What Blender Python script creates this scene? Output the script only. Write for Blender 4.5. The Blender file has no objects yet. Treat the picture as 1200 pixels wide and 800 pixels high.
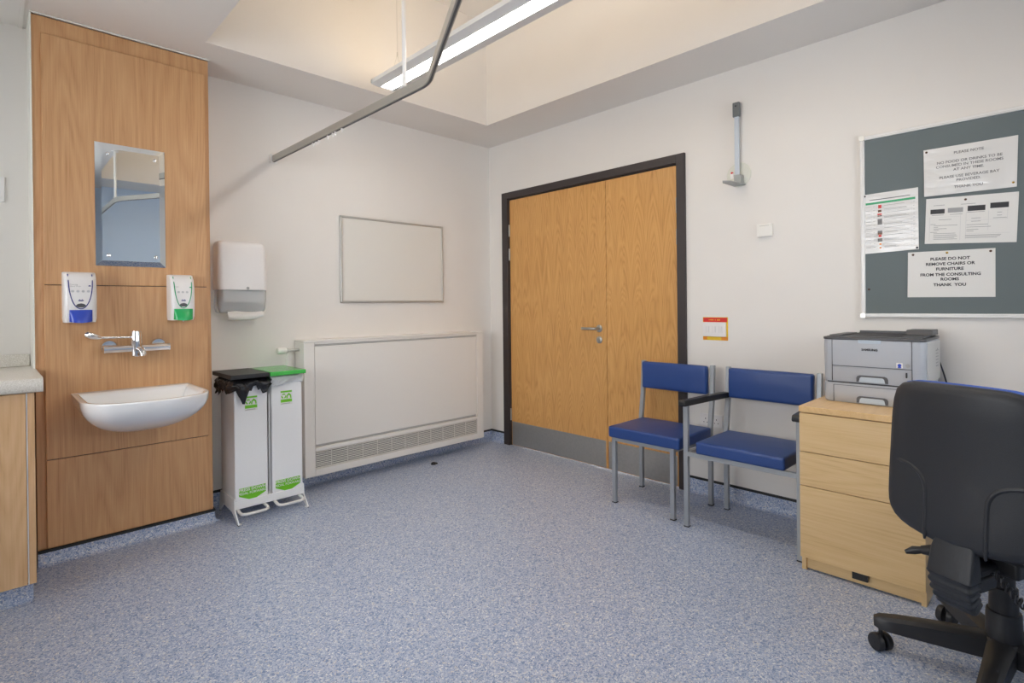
import bpy, bmesh, math, random
from mathutils import Vector, Matrix, noise
random.seed(7)
PI = math.pi
C = bpy.context.scene.collection
sc = bpy.context.scene

# ------------------------------------------------------------------ colours and materials
def lin(c):
    return tuple(((v/255)/12.92 if v/255 <= .04045 else ((v/255+.055)/1.055)**2.4) for v in c)
def alb(r, g, b, k=.80):
    """surface colour whose lit appearance under the room's light is about the given 8-bit colour"""
    return tuple(min(.92, v/k) for v in lin((r, g, b)))

def new_mat(name):
    m = bpy.data.materials.new(name); m.use_nodes = True
    return m, m.node_tree, m.node_tree.nodes['Principled BSDF']
def N(t, kind, **kw):
    n = t.nodes.new(kind)
    for k, v in kw.items():
        if k in n.inputs: n.inputs[k].default_value = v
        else: setattr(n, k, v)
    return n
def ramp(t, stops, mode='LINEAR'):
    r = t.nodes.new('ShaderNodeValToRGB'); r.color_ramp.interpolation = mode
    el = r.color_ramp.elements
    while len(el) < len(stops): el.new(.5)
    for e, (p, c) in zip(el, stops): e.position = p; e.color = (*c, 1) if len(c) == 3 else c
    return r
def bump(t, bsdf, src, strength, dist=.002):
    b = N(t, 'ShaderNodeBump'); b.inputs['Strength'].default_value = strength; b.inputs['Distance'].default_value = dist
    t.links.new(src, b.inputs['Height']); t.links.new(b.outputs[0], bsdf.inputs['Normal'])
def plain(name, col, rough=.5, metal=0, grain=0, gscale=300, spec=None, coat=0, var=.05):
    m, t, b = new_mat(name)
    co = N(t, 'ShaderNodeTexCoord')
    n = N(t, 'ShaderNodeTexNoise', Scale=gscale, Detail=3)
    t.links.new(co.outputs['Object'], n.inputs['Vector'])
    r = ramp(t, [(.3, tuple(v*(1-var) for v in col)), (.7, tuple(min(1, v*(1+var)) for v in col))])
    t.links.new(n.outputs['Fac'], r.inputs[0]); t.links.new(r.outputs[0], b.inputs['Base Color'])
    b.inputs['Roughness'].default_value = rough; b.inputs['Metallic'].default_value = metal
    if spec is not None: b.inputs['Specular IOR Level'].default_value = spec
    if coat: b.inputs['Coat Weight'].default_value = coat; b.inputs['Coat Roughness'].default_value = .08
    if grain: bump(t, b, n.outputs['Fac'], grain)
    return m
def wood(name, base, dark, light, along='z', across='x', freq=1.0, rough=.42, seed=0, fig=1.0, leafw=0, lax=1, ring=.24):
    m, t, b = new_mat(name)
    co = N(t, 'ShaderNodeTexCoord'); mp = N(t, 'ShaderNodeMapping')
    if leafw:      # veneer leaves cut from one log: the same figure repeats side by side
        sx = N(t, 'ShaderNodeSeparateXYZ'); t.links.new(co.outputs['Object'], sx.inputs[0])
        md = N(t, 'ShaderNodeMath', operation='PINGPONG'); md.inputs[1].default_value = leafw
        t.links.new(sx.outputs[lax], md.inputs[0])
        fl = N(t, 'ShaderNodeMath', operation='SNAP'); fl.inputs[1].default_value = leafw*2
        t.links.new(sx.outputs[lax], fl.inputs[0])
        dr = N(t, 'ShaderNodeMath', operation='MULTIPLY'); dr.inputs[1].default_value = .35; t.links.new(fl.outputs[0], dr.inputs[0])
        # a paraboloid trunk: arches climb the middle of each leaf
        sq = N(t, 'ShaderNodeMath', operation='MULTIPLY'); t.links.new(md.outputs[0], sq.inputs[0]); t.links.new(md.outputs[0], sq.inputs[1])
        zz = N(t, 'ShaderNodeMath', operation='MULTIPLY_ADD'); zz.inputs[1].default_value = 95.0
        t.links.new(sq.outputs[0], zz.inputs[0]); t.links.new(sx.outputs[2], zz.inputs[2])
        cb = N(t, 'ShaderNodeCombineXYZ')
        t.links.new(dr.outputs[0], cb.inputs[0]); t.links.new(md.outputs[0], cb.inputs[1]); t.links.new(zz.outputs[0], cb.inputs[2])
        t.links.new(cb.outputs[0], mp.inputs['Vector'])
    else:
        t.links.new(co.outputs['Object'], mp.inputs['Vector'])
    s = {'x': 1., 'y': 1., 'z': 1.}; s[along] = .5 if leafw else .085
    mp.inputs['Scale'].default_value = (s['x']*freq, s['y']*freq, s['z']*freq)
    mp.inputs['Location'].default_value = (seed*3.1, seed*1.7, seed*.9)
    # broad figure: contour lines of a stretched noise field make the cathedral arches
    n1 = N(t, 'ShaderNodeTexNoise', Scale=4.5, Detail=(.6 if leafw else 1.5), Roughness=.4, Distortion=.2)
    t.links.new(mp.outputs[0], n1.inputs['Vector'])
    mu = N(t, 'ShaderNodeMath', operation='MULTIPLY'); mu.inputs[1].default_value = (30 if leafw else 52)*fig
    t.links.new(n1.outputs['Fac'], mu.inputs[0])
    fr = N(t, 'ShaderNodeMath', operation='PINGPONG'); fr.inputs[1].default_value = 1.0
    t.links.new(mu.outputs[0], fr.inputs[0])
    # fine fibres
    mp2 = N(t, 'ShaderNodeMapping'); t.links.new(co.outputs['Object'], mp2.inputs['Vector'])
    s2 = {'x': 190., 'y': 190., 'z': 190.}; s2[along] = 4.5
    mp2.inputs['Scale'].default_value = (s2['x']*freq, s2['y']*freq, s2['z']*freq)
    n2 = N(t, 'ShaderNodeTexNoise', Scale=1, Detail=3, Roughness=.6)
    t.links.new(mp2.outputs[0], n2.inputs['Vector'])
    mp3 = N(t, 'ShaderNodeMapping'); t.links.new(co.outputs['Object'], mp3.inputs['Vector'])
    s3 = {'x': 14., 'y': 14., 'z': 14.}; s3[along] = .5
    mp3.inputs['Scale'].default_value = (s3['x'], s3['y'], s3['z'])
    n3 = N(t, 'ShaderNodeTexNoise', Scale=1, Detail=2)
    t.links.new(mp3.outputs[0], n3.inputs['Vector'])
    r1 = ramp(t, [(0, dark), (.35, base), (1, light)])
    a1 = N(t, 'ShaderNodeMath', operation='MULTIPLY'); a1.inputs[1].default_value = ring
    t.links.new(fr.outputs[0], a1.inputs[0])
    a2 = N(t, 'ShaderNodeMath', operation='MULTIPLY_ADD'); a2.inputs[1].default_value = .85
    t.links.new(n2.outputs['Fac'], a2.inputs[0]); t.links.new(a1.outputs[0], a2.inputs[2])
    a3 = N(t, 'ShaderNodeMath', operation='MULTIPLY_ADD'); a3.inputs[1].default_value = .3
    t.links.new(n3.outputs['Fac'], a3.inputs[0]); t.links.new(a2.outputs[0], a3.inputs[2])
    a4 = N(t, 'ShaderNodeMath', operation='SUBTRACT'); a4.inputs[1].default_value = .125+.5*ring
    t.links.new(a3.outputs[0], a4.inputs[0])
    t.links.new(a4.outputs[0], r1.inputs[0]); t.links.new(r1.outputs[0], b.inputs['Base Color'])
    b.inputs['Roughness'].default_value = rough
    bump(t, b, n2.outputs['Fac'], .06, .001)
    return m
def glow(name, col, strength):
    m, t, b = new_mat(name)
    b.inputs['Base Color'].default_value = (.8, .8, .8, 1)
    b.inputs['Emission Color'].default_value = (*col, 1); b.inputs['Emission Strength'].default_value = strength
    return m

def floor_mat():
    m, t, b = new_mat('blue flecked vinyl')
    co = N(t, 'ShaderNodeTexCoord')
    v = N(t, 'ShaderNodeTexVoronoi', Scale=215, Randomness=1)
    wp = N(t, 'ShaderNodeTexNoise', Scale=90, Detail=2)
    t.links.new(co.outputs['Object'], wp.inputs['Vector'])
    ad = N(t, 'ShaderNodeVectorMath', operation='MULTIPLY_ADD'); ad.inputs[1].default_value = (.02, .02, .02)
    t.links.new(wp.outputs['Color'], ad.inputs[0]); t.links.new(co.outputs['Object'], ad.inputs[2])
    t.links.new(ad.outputs[0], v.inputs['Vector'])
    sp = N(t, 'ShaderNodeSeparateColor'); t.links.new(v.outputs['Color'], sp.inputs[0])
    r = ramp(t, [(0, alb(103, 121, 158)), (.12, alb(128, 143, 173)), (.32, alb(150, 161, 184)),
                 (.58, alb(167, 175, 191)), (.78, alb(184, 189, 198)), (.90, alb(206, 206, 205)), (.96, alb(188, 184, 180))], 'CONSTANT')
    t.links.new(sp.outputs[0], r.inputs[0])
    n = N(t, 'ShaderNodeTexNoise', Scale=420, Detail=2)
    t.links.new(co.outputs['Object'], n.inputs['Vector'])
    r2 = ramp(t, [(.35, (.86, .88, .93)), (.65, (1.1, 1.1, 1.08))])
    t.links.new(n.outputs['Fac'], r2.inputs[0])
    mx = N(t, 'ShaderNodeMix', data_type='RGBA', blend_type='MULTIPLY'); mx.inputs[0].default_value = 1
    t.links.new(r.outputs[0], mx.inputs[6]); t.links.new(r2.outputs[0], mx.inputs[7])
    t.links.new(mx.outputs[2], b.inputs['Base Color'])
    b.inputs['Roughness'].default_value = .38
    bump(t, b, n.outputs['Fac'], .12, .0006)
    return m

def wall_paint(name, col, rough=.6):
    m, t, b = new_mat(name)
    co = N(t, 'ShaderNodeTexCoord')
    n = N(t, 'ShaderNodeTexNoise', Scale=1.3, Detail=3); t.links.new(co.outputs['Object'], n.inputs['Vector'])
    r = ramp(t, [(.3, tuple(v*.975 for v in col)), (.7, tuple(min(.95, v*1.02) for v in col))])
    t.links.new(n.outputs['Fac'], r.inputs[0]); t.links.new(r.outputs[0], b.inputs['Base Color'])
    n2 = N(t, 'ShaderNodeTexNoise', Scale=260, Detail=3); t.links.new(co.outputs['Object'], n2.inputs['Vector'])
    b.inputs['Roughness'].default_value = rough
    bump(t, b, n2.outputs['Fac'], .05, .0008)
    return m

M = {}
M['wall'] = wall_paint('off white wall paint', (.80, .770, .730))
M['ceil'] = wall_paint('ceiling paint', (.80, .768, .728), .7)
M['blue_wall'] = wall_paint('pale blue wall paint', (.58, .72, .90))
M['floor'] = floor_mat()
M['black'] = plain('black rubber strip', (.012, .012, .013), .45)
oakb, oakd, oakl = alb(178, 135, 93), alb(150, 105, 64), alb(198, 159, 116)
M['oak_v'] = wood('oak laminate vertical', oakb, oakd, oakl, 'z', fig=.8)
M['oak_v2'] = wood('oak laminate vertical b', oakb, oakd, oakl, 'z', seed=2, fig=.8)
M['oak_v3'] = wood('oak laminate vertical c', oakb, oakd, oakl, 'z', seed=5, fig=.8)
M['oak_cab'] = wood('oak laminate cabinet', alb(194, 156, 114), alb(170, 128, 86), alb(211, 177, 136), 'z', seed=4, fig=.8)
M['door1'] = wood('oak veneer door', alb(186, 138, 79), alb(159, 111, 58), alb(201, 155, 96), 'z', seed=1, fig=1.0, rough=.35, leafw=.058, ring=.42)
M['door2'] = wood('oak veneer door b', alb(187, 139, 80), alb(159, 111, 58), alb(202, 156, 97), 'z', seed=7, fig=1.0, rough=.35, leafw=.062, ring=.42)
M['maple'] = wood('light oak drawers', alb(197, 166, 118), alb(174, 140, 94), alb(210, 182, 138), 'y', seed=3, fig=.8, rough=.4)
M['maple_top'] = wood('light oak top', alb(200, 165, 115), alb(182, 145, 97), alb(212, 181, 134), 'x', seed=6, fig=.6, rough=.3)
M['frame_dark'] = plain('dark brown door frame paint', (.040, .031, .031), .38)
M['steel'] = plain('brushed stainless steel', (.46, .455, .43), .38, .85, gscale=60)
M['chrome'] = plain('chrome', (.80, .80, .82), .07, 1, var=.01)
M['alu'] = plain('satin aluminium', (.58, .57, .54), .35, .75, var=.02)
M['track'] = plain('anodised track aluminium', (.44, .43, .39), .38, .45, var=.02)
M['white_enamel'] = plain('white enamel', (.80, .79, .77), .3, var=.01)
M['rad'] = plain('radiator casing enamel', (.80, .775, .73), .38, var=.01)
M['bin_white'] = plain('white bin enamel', (.86, .87, .87), .3, var=.01)
M['ceramic'] = plain('white vitreous china', (.86, .86, .86), .08, coat=.6, var=.005)
M['plastic_white'] = plain('white plastic', (.82, .80, .79), .28, var=.01)
M['plastic_cream'] = plain('cream plastic', (.84, .82, .77), .35, var=.01)
M['blue_plastic'] = plain('blue plastic lever', (.03, .075, .50), .25, var=.02)
M['blue_dark'] = plain('dark blue print', (.025, .03, .22), .35)
M['green_plastic'] = plain('green plastic lever', (.02, .42, .12), .25, var=.02)
M['green_dark'] = plain('green print', (.03, .36, .15), .35)
M['green_lid'] = plain('green lid', (.06, .46, .07), .25, var=.02, coat=.3)
M['lime'] = plain('lime green sticker', (.16, .56, .01), .4)
M['paper'] = plain('white paper', (.78, .77, .74), .6, var=.01)
def laminate_mat():
    m, t, b = new_mat('laminated sheet')
    co = N(t, 'ShaderNodeTexCoord'); mp = N(t, 'ShaderNodeMapping'); mp.inputs['Scale'].default_value = (1, 4, 26)
    t.links.new(co.outputs['Object'], mp.inputs['Vector'])
    n = N(t, 'ShaderNodeTexNoise', Scale=1.6, Detail=2, Distortion=.6); t.links.new(mp.outputs[0], n.inputs['Vector'])
    b.inputs['Base Color'].default_value = (.72, .71, .69, 1); b.inputs['Roughness'].default_value = .45
    b.inputs['Coat Weight'].default_value = .9; b.inputs['Coat Roughness'].default_value = .06
    bp_ = N(t, 'ShaderNodeBump'); bp_.inputs['Strength'].default_value = 1; bp_.inputs['Distance'].default_value = .0035
    t.links.new(n.outputs['Fac'], bp_.inputs['Height']); t.links.new(bp_.outputs[0], b.inputs['Coat Normal'])
    return m
M['laminate'] = laminate_mat()
M['ink'] = plain('black print', (.02, .02, .025), .5)
M['grey_ink'] = plain('grey print', (.35, .35, .35), .5)
M['mid_ink'] = plain('mid grey print', (.17, .17, .17), .5)
M['pale_ink'] = plain('pale grey print', (.56, .56, .57), .5)
M['red'] = plain('red print', (.62, .02, .015), .4)
M['yellow'] = plain('yellow print', (.80, .52, .02), .4)
M['orange'] = plain('orange print', (.78, .25, .01), .4)
M['felt'] = plain('grey noticeboard felt', (.165, .195, .20), .95, grain=.3, gscale=900, spec=.2, var=.08)
M['whiteboard'] = plain('whiteboard surface', (.76, .74, .69), .22, var=.005)
M['vinyl'] = plain('blue upholstery vinyl', (.018, .058, .225), .36, grain=.12, gscale=700, var=.05)
M['tube'] = plain('silver grey tube paint', (.36, .38, .40), .38, .35, var=.02)
M['armpad'] = plain('black polyurethane arm pad', (.015, .015, .016), .4)
M['chair_black'] = plain('charcoal textured plastic', (.024, .026, .031), .45, grain=.25, gscale=500, var=.1)
M['chair_base'] = plain('black nylon', (.018, .018, .020), .42, grain=.15, gscale=600)
M['chair_blue'] = plain('royal blue upholstery', (.05, .11, .42), .8, grain=.2, gscale=800)
M['printer'] = plain('printer grey plastic', (.42, .44, .475), .42, grain=.05, gscale=700, var=.02)  # bluish cast of daylight put into the front colour
M['printer_side'] = plain('printer warm grey plastic', (.58, .57, .55), .5, var=.02)  # carries the printer side's light and the radiator groove's shade as colour
M['printer_dark'] = plain('printer dark grey plastic', (.075, .075, .08), .4, grain=.1, gscale=700)
M['seam'] = plain('dark seam', (.03, .03, .035), .6)
M['notch'] = plain('pale blue grey notch', (.46, .53, .60), .4)
M['bracket_grey'] = plain('light grey bracket', (.36, .38, .37), .4)
M['grey_grip'] = plain('grey grip plastic', (.15, .165, .165), .5)
M['pale_blue_bar'] = plain('pale blue grey painted bar', (.55, .61, .68), .4)
M['disc'] = plain('pale translucent disc', (.70, .70, .62), .35)
M['brass'] = plain('brass pin', (.55, .36, .10), .25, 1)
M['brown_pin'] = plain('dark bronze pin', (.10, .05, .03), .35, .6)
M['lampbody'] = plain('lamp body silver paint', (.76, .76, .75), .4, .0, var=.02)
M['lamp_glow'] = glow('fluorescent diffuser', (1, .94, .86), 19)
M['lamp_up'] = glow('fluorescent uplight', (1, .80, .55), 14)
M['void'] = plain('dark grille void', (.05, .05, .05), .8)
M['silicone'] = plain('cream edge lipping', (.80, .80, .73), .5)

def worktop_mat():
    m, t, b = new_mat('beige speckled worktop')
    co = N(t, 'ShaderNodeTexCoord')
    n = N(t, 'ShaderNodeTexNoise', Scale=260, Detail=4); t.links.new(co.outputs['Object'], n.inputs['Vector'])
    r = ramp(t, [(.35, (.60, .56, .49)), (.5, (.70, .66, .59)), (.68, (.80, .77, .71))])
    t.links.new(n.outputs['Fac'], r.inputs[0]); t.links.new(r.outputs[0], b.inputs['Base Color'])
    b.inputs['Roughness'].default_value = .3
    return m
M['worktop'] = worktop_mat()
def bag_mat(name, col, rough, alpha=1):
    m, t, b = new_mat(name)
    co = N(t, 'ShaderNodeTexCoord')
    n = N(t, 'ShaderNodeTexNoise', Scale=28, Detail=4, Distortion=1.2); t.links.new(co.outputs['Object'], n.inputs['Vector'])
    b.inputs['Base Color'].default_value = (*col, 1); b.inputs['Roughness'].default_value = rough
    b.inputs['Alpha'].default_value = alpha
    bump(t, b, n.outputs['Fac'], .8, .01)
    return m
M['black_bag'] = bag_mat('shiny black polythene', (.012, .012, .014), .16)
M['white_bag'] = bag_mat('white polythene', (.78, .78, .77), .3, .88)
def clear_mat(name, col, rough, alpha):
    m, t, b = new_mat(name)
    b.inputs['Base Color'].default_value = (*col, 1); b.inputs['Roughness'].default_value = rough
    b.inputs['Alpha'].default_value = alpha
    return m
M['smoke'] = clear_mat('translucent grey plastic', (.62, .64, .67), .2, .38)
def mirror_mat():
    m, t, b = new_mat('silvered mirror')
    b.inputs['Base Color'].default_value = (.90, .94, .96, 1); b.inputs['Metallic'].default_value = 1
    b.inputs['Roughness'].default_value = .015
    return m
M['mirror'] = mirror_mat()
def glass_mat():
    m = bpy.data.materials.new('window glass'); m.use_nodes = True; t = m.node_tree; t.nodes.clear()
    o = t.nodes.new('ShaderNodeOutputMaterial'); mx = t.nodes.new('ShaderNodeMixShader')
    a = t.nodes.new('ShaderNodeBsdfTransparent'); g = t.nodes.new('ShaderNodeBsdfGlossy'); g.inputs['Roughness'].default_value = .02
    f = t.nodes.new('ShaderNodeFresnel')
    t.links.new(f.outputs[0], mx.inputs[0]); t.links.new(a.outputs[0], mx.inputs[1]); t.links.new(g.outputs[0], mx.inputs[2])
    t.links.new(mx.outputs[0], o.inputs['Surface'])
    return m
M['glass'] = glass_mat()

# ------------------------------------------------------------------ mesh building
class MB:
    def __init__(s): s.v = []; s.f = []; s.m = []; s.mi = 0
    def add(s, vs, fs):
        o = len(s.v); s.v += [tuple(v) for v in vs]
        s.f += [tuple(i+o for i in f) for f in fs]; s.m += [s.mi]*len(fs)
        return s
    def box(s, x0, x1, y0, y1, z0, z1):
        x0, x1 = sorted((x0, x1)); y0, y1 = sorted((y0, y1)); z0, z1 = sorted((z0, z1))
        vs = [(x, y, z) for x in (x0, x1) for y in (y0, y1) for z in (z0, z1)]
        return s.add(vs, [(0, 1, 3, 2), (4, 6, 7, 5), (0, 4, 5, 1), (2, 3, 7, 6), (0, 2, 6, 4), (1, 5, 7, 3)])
    def loft(s, rings, cap0=True, cap1=True, closed=True):
        n = len(rings[0]); vs = [p for r in rings for p in r]; fs = []
        for i in range(len(rings)-1):
            for j in range(n if closed else n-1):
                k = (j+1) % n
                fs.append((i*n+j, i*n+k, (i+1)*n+k, (i+1)*n+j))
        if cap0: fs.append(tuple(reversed(range(n))))
        if cap1: fs.append(tuple((len(rings)-1)*n+j for j in range(n)))
        return s.add(vs, fs)
    def prism(s, pts, axis, a, b):
        def P(p, t):
            return {'x': (t, p[0], p[1]), 'y': (p[0], t, p[1]), 'z': (p[0], p[1], t)}[axis]
        return s.loft([[P(p, a) for p in pts], [P(p, b) for p in pts]])
    def tube(s, pts, r, n=12, closed=False):
        pts = [Vector(p) for p in pts]; rings = []
        rr = r if isinstance(r, (list, tuple)) else [r]*len(pts)
        prev = None
        for i, p in enumerate(pts):
            if closed: d = pts[(i+1) % len(pts)]-pts[i-1]
            elif i == 0: d = pts[1]-p
            elif i == len(pts)-1: d = p-pts[i-1]
            else: d = (pts[i+1]-p).normalized()+(p-pts[i-1]).normalized()
            d.normalize()
            if prev is None:
                up = Vector((0, 0, 1)) if abs(d.z) < .9 else Vector((1, 0, 0))
                u = d.cross(up).normalized()
            else:
                u = (prev-d*prev.dot(d)).normalized()
            prev = u; w = d.cross(u)
            rings.append([p+u*rr[i]*math.cos(2*PI*k/n)+w*rr[i]*math.sin(2*PI*k/n) for k in range(n)])
        if closed: rings.append(rings[0]); return s.loft(rings, False, False)
        return s.loft(rings)
    def bar(s, p0, p1, w, h, side=None):
        """rectangular bar between two points; w across `side`, h across the third direction"""
        p0, p1 = Vector(p0), Vector(p1); d = (p1-p0).normalized()
        sd = Vector(side) if side else (Vector((0, 1, 0)) if abs(d.y) < .9 else Vector((1, 0, 0)))
        sd = (sd-d*sd.dot(d)).normalized(); t = d.cross(sd)
        q = [(-w/2, -h/2), (w/2, -h/2), (w/2, h/2), (-w/2, h/2)]
        return s.loft([[p+sd*a+t*b for a, b in q] for p in (p0, p1)])
    def lathe(s, c, prof, n=32, axis=(0, 0, 1)):
        c = Vector(c); a = Vector(axis).normalized()
        u = a.cross(Vector((0, 0, 1)) if abs(a.z) < .9 else Vector((1, 0, 0))).normalized(); w = a.cross(u)
        rings = [[c+a*h+(u*math.cos(2*PI*k/n)+w*math.sin(2*PI*k/n))*max(r, 1e-5) for k in range(n)] for r, h in prof]
        return s.loft(rings)
    def cyl(s, p0, p1, r, n=24):
        p0, p1 = Vector(p0), Vector(p1)
        return s.lathe(p0, [(r, 0), (r, (p1-p0).length)], n, p1-p0)
    def rbox(s, x0, x1, y0, y1, z0, z1, r, axis, seg=5):
        """box with four rounded edges parallel to axis"""
        if axis == 'x': a0, a1, b0, b1, lo, hi = y0, y1, z0, z1, x0, x1
        elif axis == 'y': a0, a1, b0, b1, lo, hi = x0, x1, z0, z1, y0, y1
        else: a0, a1, b0, b1, lo, hi = x0, x1, y0, y1, z0, z1
        a0, a1 = sorted((a0, a1)); b0, b1 = sorted((b0, b1))
        return s.prism(rrect(a0, a1, b0, b1, r, seg), axis, lo, hi)
    def build(s, name, mat, parent=None, bevel=0, seg=2, sharp=35, loc=None):
        me = bpy.data.meshes.new(name)
        org = Vector((0, 0, 0))
        if parent is not None:
            q = parent
            while q is not None: org += q.location; q = q.parent
        elif loc is not None: org = Vector(loc)
        me.from_pydata([Vector(v)-org for v in s.v], [], s.f)
        bm = bmesh.new(); bm.from_mesh(me)
        for f, mi in zip(bm.faces, s.m): f.material_index = mi
        bmesh.ops.recalc_face_normals(bm, faces=bm.faces)
        bm.to_mesh(me); bm.free()
        for mm in (mat if isinstance(mat, (list, tuple)) else [mat]): me.materials.append(mm)
        me.shade_smooth(); me.set_sharp_from_angle(angle=math.radians(sharp))
        o = bpy.data.objects.new(name, me); C.objects.link(o)
        if parent is not None: o.parent = parent
        elif loc is not None: o.location = loc
        if bevel:
            b = o.modifiers.new('bevel', 'BEVEL'); b.width = bevel; b.segments = seg; b.limit_method = 'ANGLE'
            b.angle_limit = math.radians(40)
        return o

def rrect(a0, a1, b0, b1, r, seg=5):
    pts = []
    for cx, cy, t0 in ((a1-r, b1-r, 0), (a0+r, b1-r, 90), (a0+r, b0+r, 180), (a1-r, b0+r, 270)):
        for k in range(seg+1):
            t = math.radians(t0+90*k/seg); pts.append((cx+r*math.cos(t), cy+r*math.sin(t)))
    return pts

def box(*a): return MB().box(*a)

def tag(o, label=None, cat=None, group=None, kind=None):
    if label: o['label'] = label
    if cat: o['category'] = cat
    if group: o['group'] = group
    if kind: o['kind'] = kind
    return o
def thing(name, label, cat, loc=(0, 0, 0), group=None, kind=None):
    o = bpy.data.objects.new(name, None); C.objects.link(o); o.location = loc; o.empty_display_size = .1
    return tag(o, label, cat, group, kind)
def structure(name, o_or_mb, mat=None, bevel=0, label=None):
    o = o_or_mb.build(name, mat, None, bevel) if isinstance(o_or_mb, MB) else o_or_mb
    o['kind'] = 'structure'
    if label: o['label'] = label
    return o

def text(body, size, origin, right, up, mat, parent, name='lettering', bold=0, align='CENTER', lift=.0004, sx=1.0, spacing=1.0):
    cu = bpy.data.curves.new('txt', 'FONT'); cu.body = body; cu.size = size; cu.align_x = align; cu.align_y = 'CENTER'
    cu.offset = bold; cu.space_line = spacing; cu.resolution_u = 3
    ob = bpy.data.objects.new('txt', cu); C.objects.link(ob)
    bpy.context.view_layer.update()
    me = bpy.data.meshes.new_from_object(ob.evaluated_get(bpy.context.evaluated_depsgraph_get()))
    bpy.data.objects.remove(ob); bpy.data.curves.remove(cu)
    R, U = Vector(right).normalized(), Vector(up).normalized(); Nn = R.cross(U)
    org = Vector((0, 0, 0)); q = parent
    while q is not None: org += q.location; q = q.parent
    for v in me.vertices:
        v.co = Vector(origin)+R*v.co.x*sx+U*v.co.y+Nn*lift-org
    me.name = name
    me.materials.clear(); me.materials.append(mat)
    o = bpy.data.objects.new(name, me); C.objects.link(o); o.parent = parent
    return o

# ------------------------------------------------------------------ camera
CX, CY, H0 = -3.23, -3.61, 1.2
yaw, pitch, roll, FPX, PY = .8014, -.0032, .0105, 636.0, 359.72
F = Vector((math.cos(yaw), math.sin(yaw), 0)); R = Vector((math.sin(yaw), -math.cos(yaw), 0)); U = Vector((0, 0, 1))
D2 = F*math.cos(pitch)+U*math.sin(pitch); U2 = U*math.cos(pitch)-F*math.sin(pitch)
RX = R*math.cos(roll)-U2*math.sin(roll); UP = R*math.sin(roll)+U2*math.cos(roll)
cam = bpy.data.cameras.new('camera'); co = bpy.data.objects.new('camera', cam); C.objects.link(co)
cam.sensor_width = 36; cam.lens = 36*FPX/1200; cam.shift_y = -(400-PY)/1200; cam.clip_start = .05
m = Matrix.Identity(4)
for i in range(3): m[i][0] = RX[i]; m[i][1] = UP[i]; m[i][2] = -D2[i]
m[0][3], m[1][3], m[2][3] = CX, CY, H0
co.matrix_world = m
sc.camera = co

# ------------------------------------------------------------------ room shell
H = 2.60; XL = -4.75; YF = -4.55; T = .15
# floor
structure('floor', box(XL-T, T, YF-T, T, -.1, 0), M['floor'])
# wall A (behind the sink and the radiator)
structure('wall_back', box(XL-T, T, 0, T, 0, 3.55), M['wall'])
# wall B with the door opening
DY0, DY1, DZ = -.196, -1.870, 2.146
b = MB()
b.box(0, T, DY0, 0, 0, DZ); b.box(0, T, YF-T, DY1, 0, DZ); b.box(0, T, YF-T, 0, DZ, 3.55)
structure('wall_right', b, M['wall'])
FW = ((-3.88, -3.05), (-1.50, -.62))      # openings for added windows in the wall behind the camera
FZ0, FZ1 = .95, 2.12
b = MB(); xs = [XL-T]+[v for p_ in FW for v in p_]+[T]
for k in range(0, len(xs), 2): b.box(xs[k], xs[k+1], YF-T, YF, 0, 3.55)
for x0, x1 in FW: b.box(x0, x1, YF-T, YF, 0, FZ0); b.box(x0, x1, YF-T, YF, FZ1, 3.55)
structure('wall_front', b, M['blue_wall'])
# wall D with an opening for an assumed window
WY0, WY1, WZ0, WZ1 = -3.1, -.68, 1.02, 2.2
b = MB()
b.box(XL-T, XL, YF, WY0, 0, 3.55); b.box(XL-T, XL, WY1, 0, 0, 3.55)
b.box(XL-T, XL, WY0, WY1, 0, WZ0); b.box(XL-T, XL, WY0, WY1, WZ1, 3.55)
structure('wall_left', b, M['wall'])
# ceiling: soffit round a raised well
OX0, OX1, OY0, OY1, WH = -2.388, -.42, -4.06, -.448, 3.39
b = MB()
b.box(XL, OX0, YF, 0, H, WH+.1); b.box(OX1, 0, YF, 0, H, WH+.1)
b.box(OX0, OX1, OY1, 0, H, WH+.1); b.box(OX0, OX1, YF, OY0, H, WH+.1)
b.box(OX0, OX1, OY0, OY1, WH, WH+.1)
structure('ceiling', b, M['ceil'])
structure('trim_1', box(-3.105, -3.09, -2.2, -.0, H-.006, H), M['ceil'])

# assumed window in the left wall, out of view, placed to bring in daylight
w = thing('window_1', None, None, (XL, (WY0+WY1)/2, WZ0), kind='structure')
b = MB()
for y in (WY0, (WY0+WY1)/2-.03, WY1-.06): b.box(XL-.10, XL-.04, y, y+.06, WZ0, WZ1)
for z in (WZ0, WZ1-.06): b.box(XL-.10, XL-.04, WY0, WY1, z, z+.06)
b.build('window_frame', M['white_enamel'], w, .004)
box(XL-.075, XL-.069, WY0+.05, WY1-.05, WZ0+.05, WZ1-.05).build('window_pane', M['glass'], w)
box(XL-.04, XL+.05, WY0-.04, WY1+.04, WZ0-.03, WZ0).build('window_sill', M['white_enamel'], w, .004)

for k, (x0, x1) in enumerate(FW):  # unseen windows added behind the camera for frontal daylight
    w = thing('window_%d' % (k+2), None, None, ((x0+x1)/2, YF, FZ0), kind='structure')
    b = MB()
    for x in (x0, (x0+x1)/2-.03, x1-.06): b.box(x, x+.06, YF-.10, YF-.04, FZ0, FZ1)
    for z in (FZ0, FZ1-.06): b.box(x0, x1, YF-.10, YF-.04, z, z+.06)
    b.build('window_frame', M['white_enamel'], w, .004)
    box(x0+.05, x1-.05, YF-.075, YF-.069, FZ0+.05, FZ1-.05).build('window_pane', M['glass'], w)
    box(x0-.04, x1+.04, YF-.04, YF+.05, FZ0-.03, FZ0).build('window_sill', M['white_enamel'], w, .004)

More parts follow.
